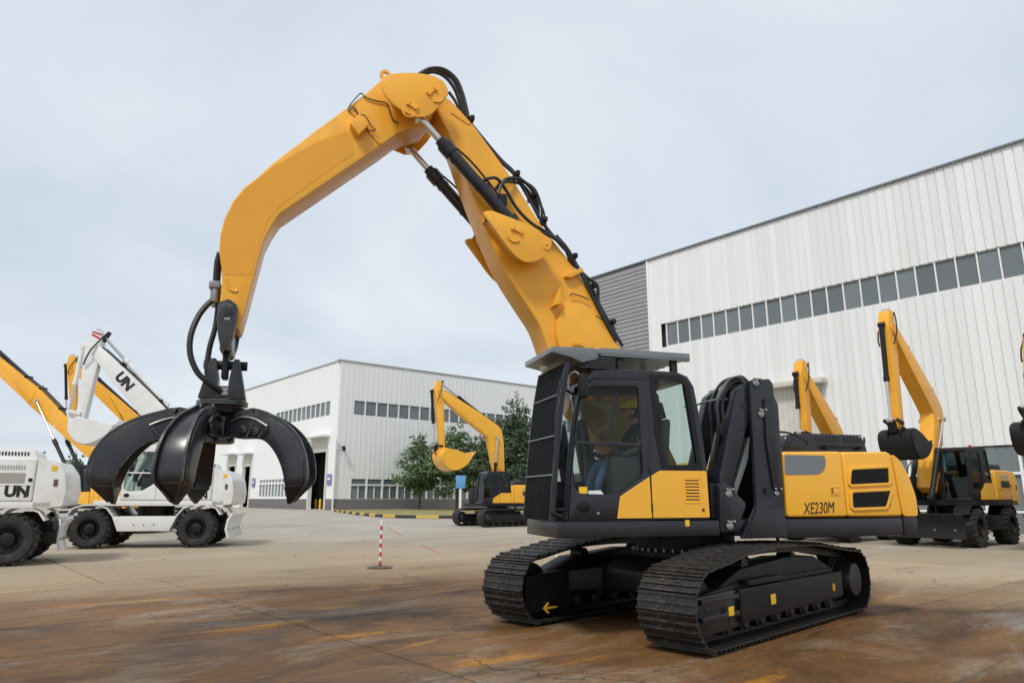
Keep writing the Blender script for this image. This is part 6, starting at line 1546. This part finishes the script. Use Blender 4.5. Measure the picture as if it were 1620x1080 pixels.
    print('ARM', name, 'boom', round((K_ - F_).length + (T1_ - K_).length, 2), 'stick', round(L, 2), 'F', [round(v, 2) for v in F_], 'T', [round(v, 2) for v in T1_], 'E', [round(v, 2) for v in E_])
    return t

G1 = 'white wheeled excavators parked nose to tail'; G2 = 'yellow wheeled excavators lined up along the long hall'; G3 = 'yellow excavators parked behind the white ones'
f1 = fwd(79); l1v = Vector((-f1.y, f1.x))
# white one in full view
wr = ground(308, 866); wf = ground(148, 868)
c1 = Vector((wr.x + wf.x, wr.y + wf.y)) / 2 - l1v * 1.25 + f1 * 0.12
excavator('wheeled_excavator', 'white wheeled excavator with UN on its raised boom, bucket curled in', G1, c1, 79, 79, 'wheel', [(232, 742), (262, 672), (152, 552), (128, 668)], 'white_paint', 'white_paint', 'white_paint', 'white_paint', bang=R(-26), bw=1.0, bk=0.85, text=1.25, blade=[(-1, 'white_paint', 1.2), (1, 'white_paint', 1.0)], hoodtext=-1.44, cyl='white_paint', stripe=True, gl='cab_glass', cds=-1.42, hx=-1.06, wb=1.57)
w0 = ground(8, 896); f0 = fwd(66); l0v = Vector((-f0.y, f0.x)); c0 = Vector((w0.x, w0.y)) - l0v * 1.25 + f0 * 1.62
excavator('wheeled_excavator', 'white wheeled excavator showing its tail with black UN lettering, ahead of the white raised boom', G1, c0, 66, 66, 'wheel', [(-120, 760), (-90, 640), (-300, 480), (-340, 700)], 'white_paint', 'white_paint', 'white_paint', 'white_paint', bang=R(-26), bw=1.0, blade=[(-1, 'white_paint', 0.5)], hoodtext=-1.38, cyl='white_paint', wb=1.57)
# yellow ones behind them
cC = ground(168, 842); excavator('crawler_excavator', 'yellow excavator reaching its long boom up past the white tail', G3, (cC.x, cC.y), 112, 112, 'track', [(163, 728), (60, 628), (-70, 515), (-110, 640)], 'yellow_panel', 'black', 'yellow', 'black', bang=R(-20), fat=1.35)
cB = ground(236, 829); excavator('crawler_excavator', 'yellow excavator with black bucket, boom crossing behind the white boom', G3, (cB.x, cB.y), 78, 78, 'track', [(236, 742), (222, 676), (116, 578), (118, 676)], 'yellow_panel', 'black', 'yellow', 'black', bang=R(-26), bw=1.1, fat=1.35)
# tracked one in front of the trees
cM = Vector((-0.83, 40.9)); excavator('crawler_excavator', 'yellow tracked excavator with yellow bucket standing before the trees', None, cM, 52, 60, 'track', [(789, 757), (782, 686), (694, 620), (699, 714)], 'yellow_panel', 'grey_paint', 'yellow_panel', 'yellow_panel', bang=R(-24), bw=1.3, bk=1.15, fat=1.4)
# the row by the long hall
c = Vector((15.35, 24.9)); excavator('wheeled_excavator', 'yellow wheeled excavator with a wide dark blade and black bucket beside the hall', G2, c, 52, 52, 'wheel', [(1466, 775), (1476, 655), (1404, 520), (1420, 684)], 'yellow_panel', 'black', 'yellow', 'black', bang=R(-14), bw=1.05, bk=0.88, blade=[(1, 'black', 1.2)])
c = Vector((12.5, 27.4)); excavator('wheeled_excavator', 'yellow wheeled excavator mostly hidden by the engine cover, next to the gate', G2, c, 52, 52, 'wheel', [(1318, 785), (1322, 695), (1268, 596), (1276, 700)], 'yellow_panel', 'black', 'yellow', 'black', bang=R(-14), bw=1.0, bk=0.85, blade=[(1, 'black', 1.2)])
c = Vector((18.5, 22.7)); excavator('wheeled_excavator', 'yellow wheeled excavator in the hall row farthest from the gate canopy', G2, c, 52, 52, 'wheel', [(1715, 775), (1720, 660), (1634, 545), (1634, 672)], 'yellow_panel', 'black', 'yellow', 'black', bang=R(-14), bw=1.0, bk=0.85, blade=[(1, 'black', 1.2)])

# ------------------------------------------------------------------ loose grit on the yard
rg_ = random.Random(12); vs, fs = [], []
for k in range(1500):
    x = rg_.uniform(-9, 9); y = rg_.uniform(4.6, 17); r_ = 0.004 + 0.012 * rg_.random() ** 3
    i = len(vs); a0 = rg_.uniform(0, 6.3)
    for j in range(5): vs.append((x + r_ * math.cos(a0 + j * 1.257) * rg_.uniform(.7, 1.3), y + r_ * math.sin(a0 + j * 1.257) * rg_.uniform(.7, 1.3), -0.004))
    vs.append((x, y, r_ * rg_.uniform(0.5, 1.1)))
    fs += [(i + j, i + (j + 1) % 5, i + 5) for j in range(5)]
me = bpy.data.meshes.new('grit'); me.from_pydata(vs, [], fs); o = link('grit', me, 'bark'); tag(o, 'loose grit scattered over the rusty yard', 'grit', kind='stuff')
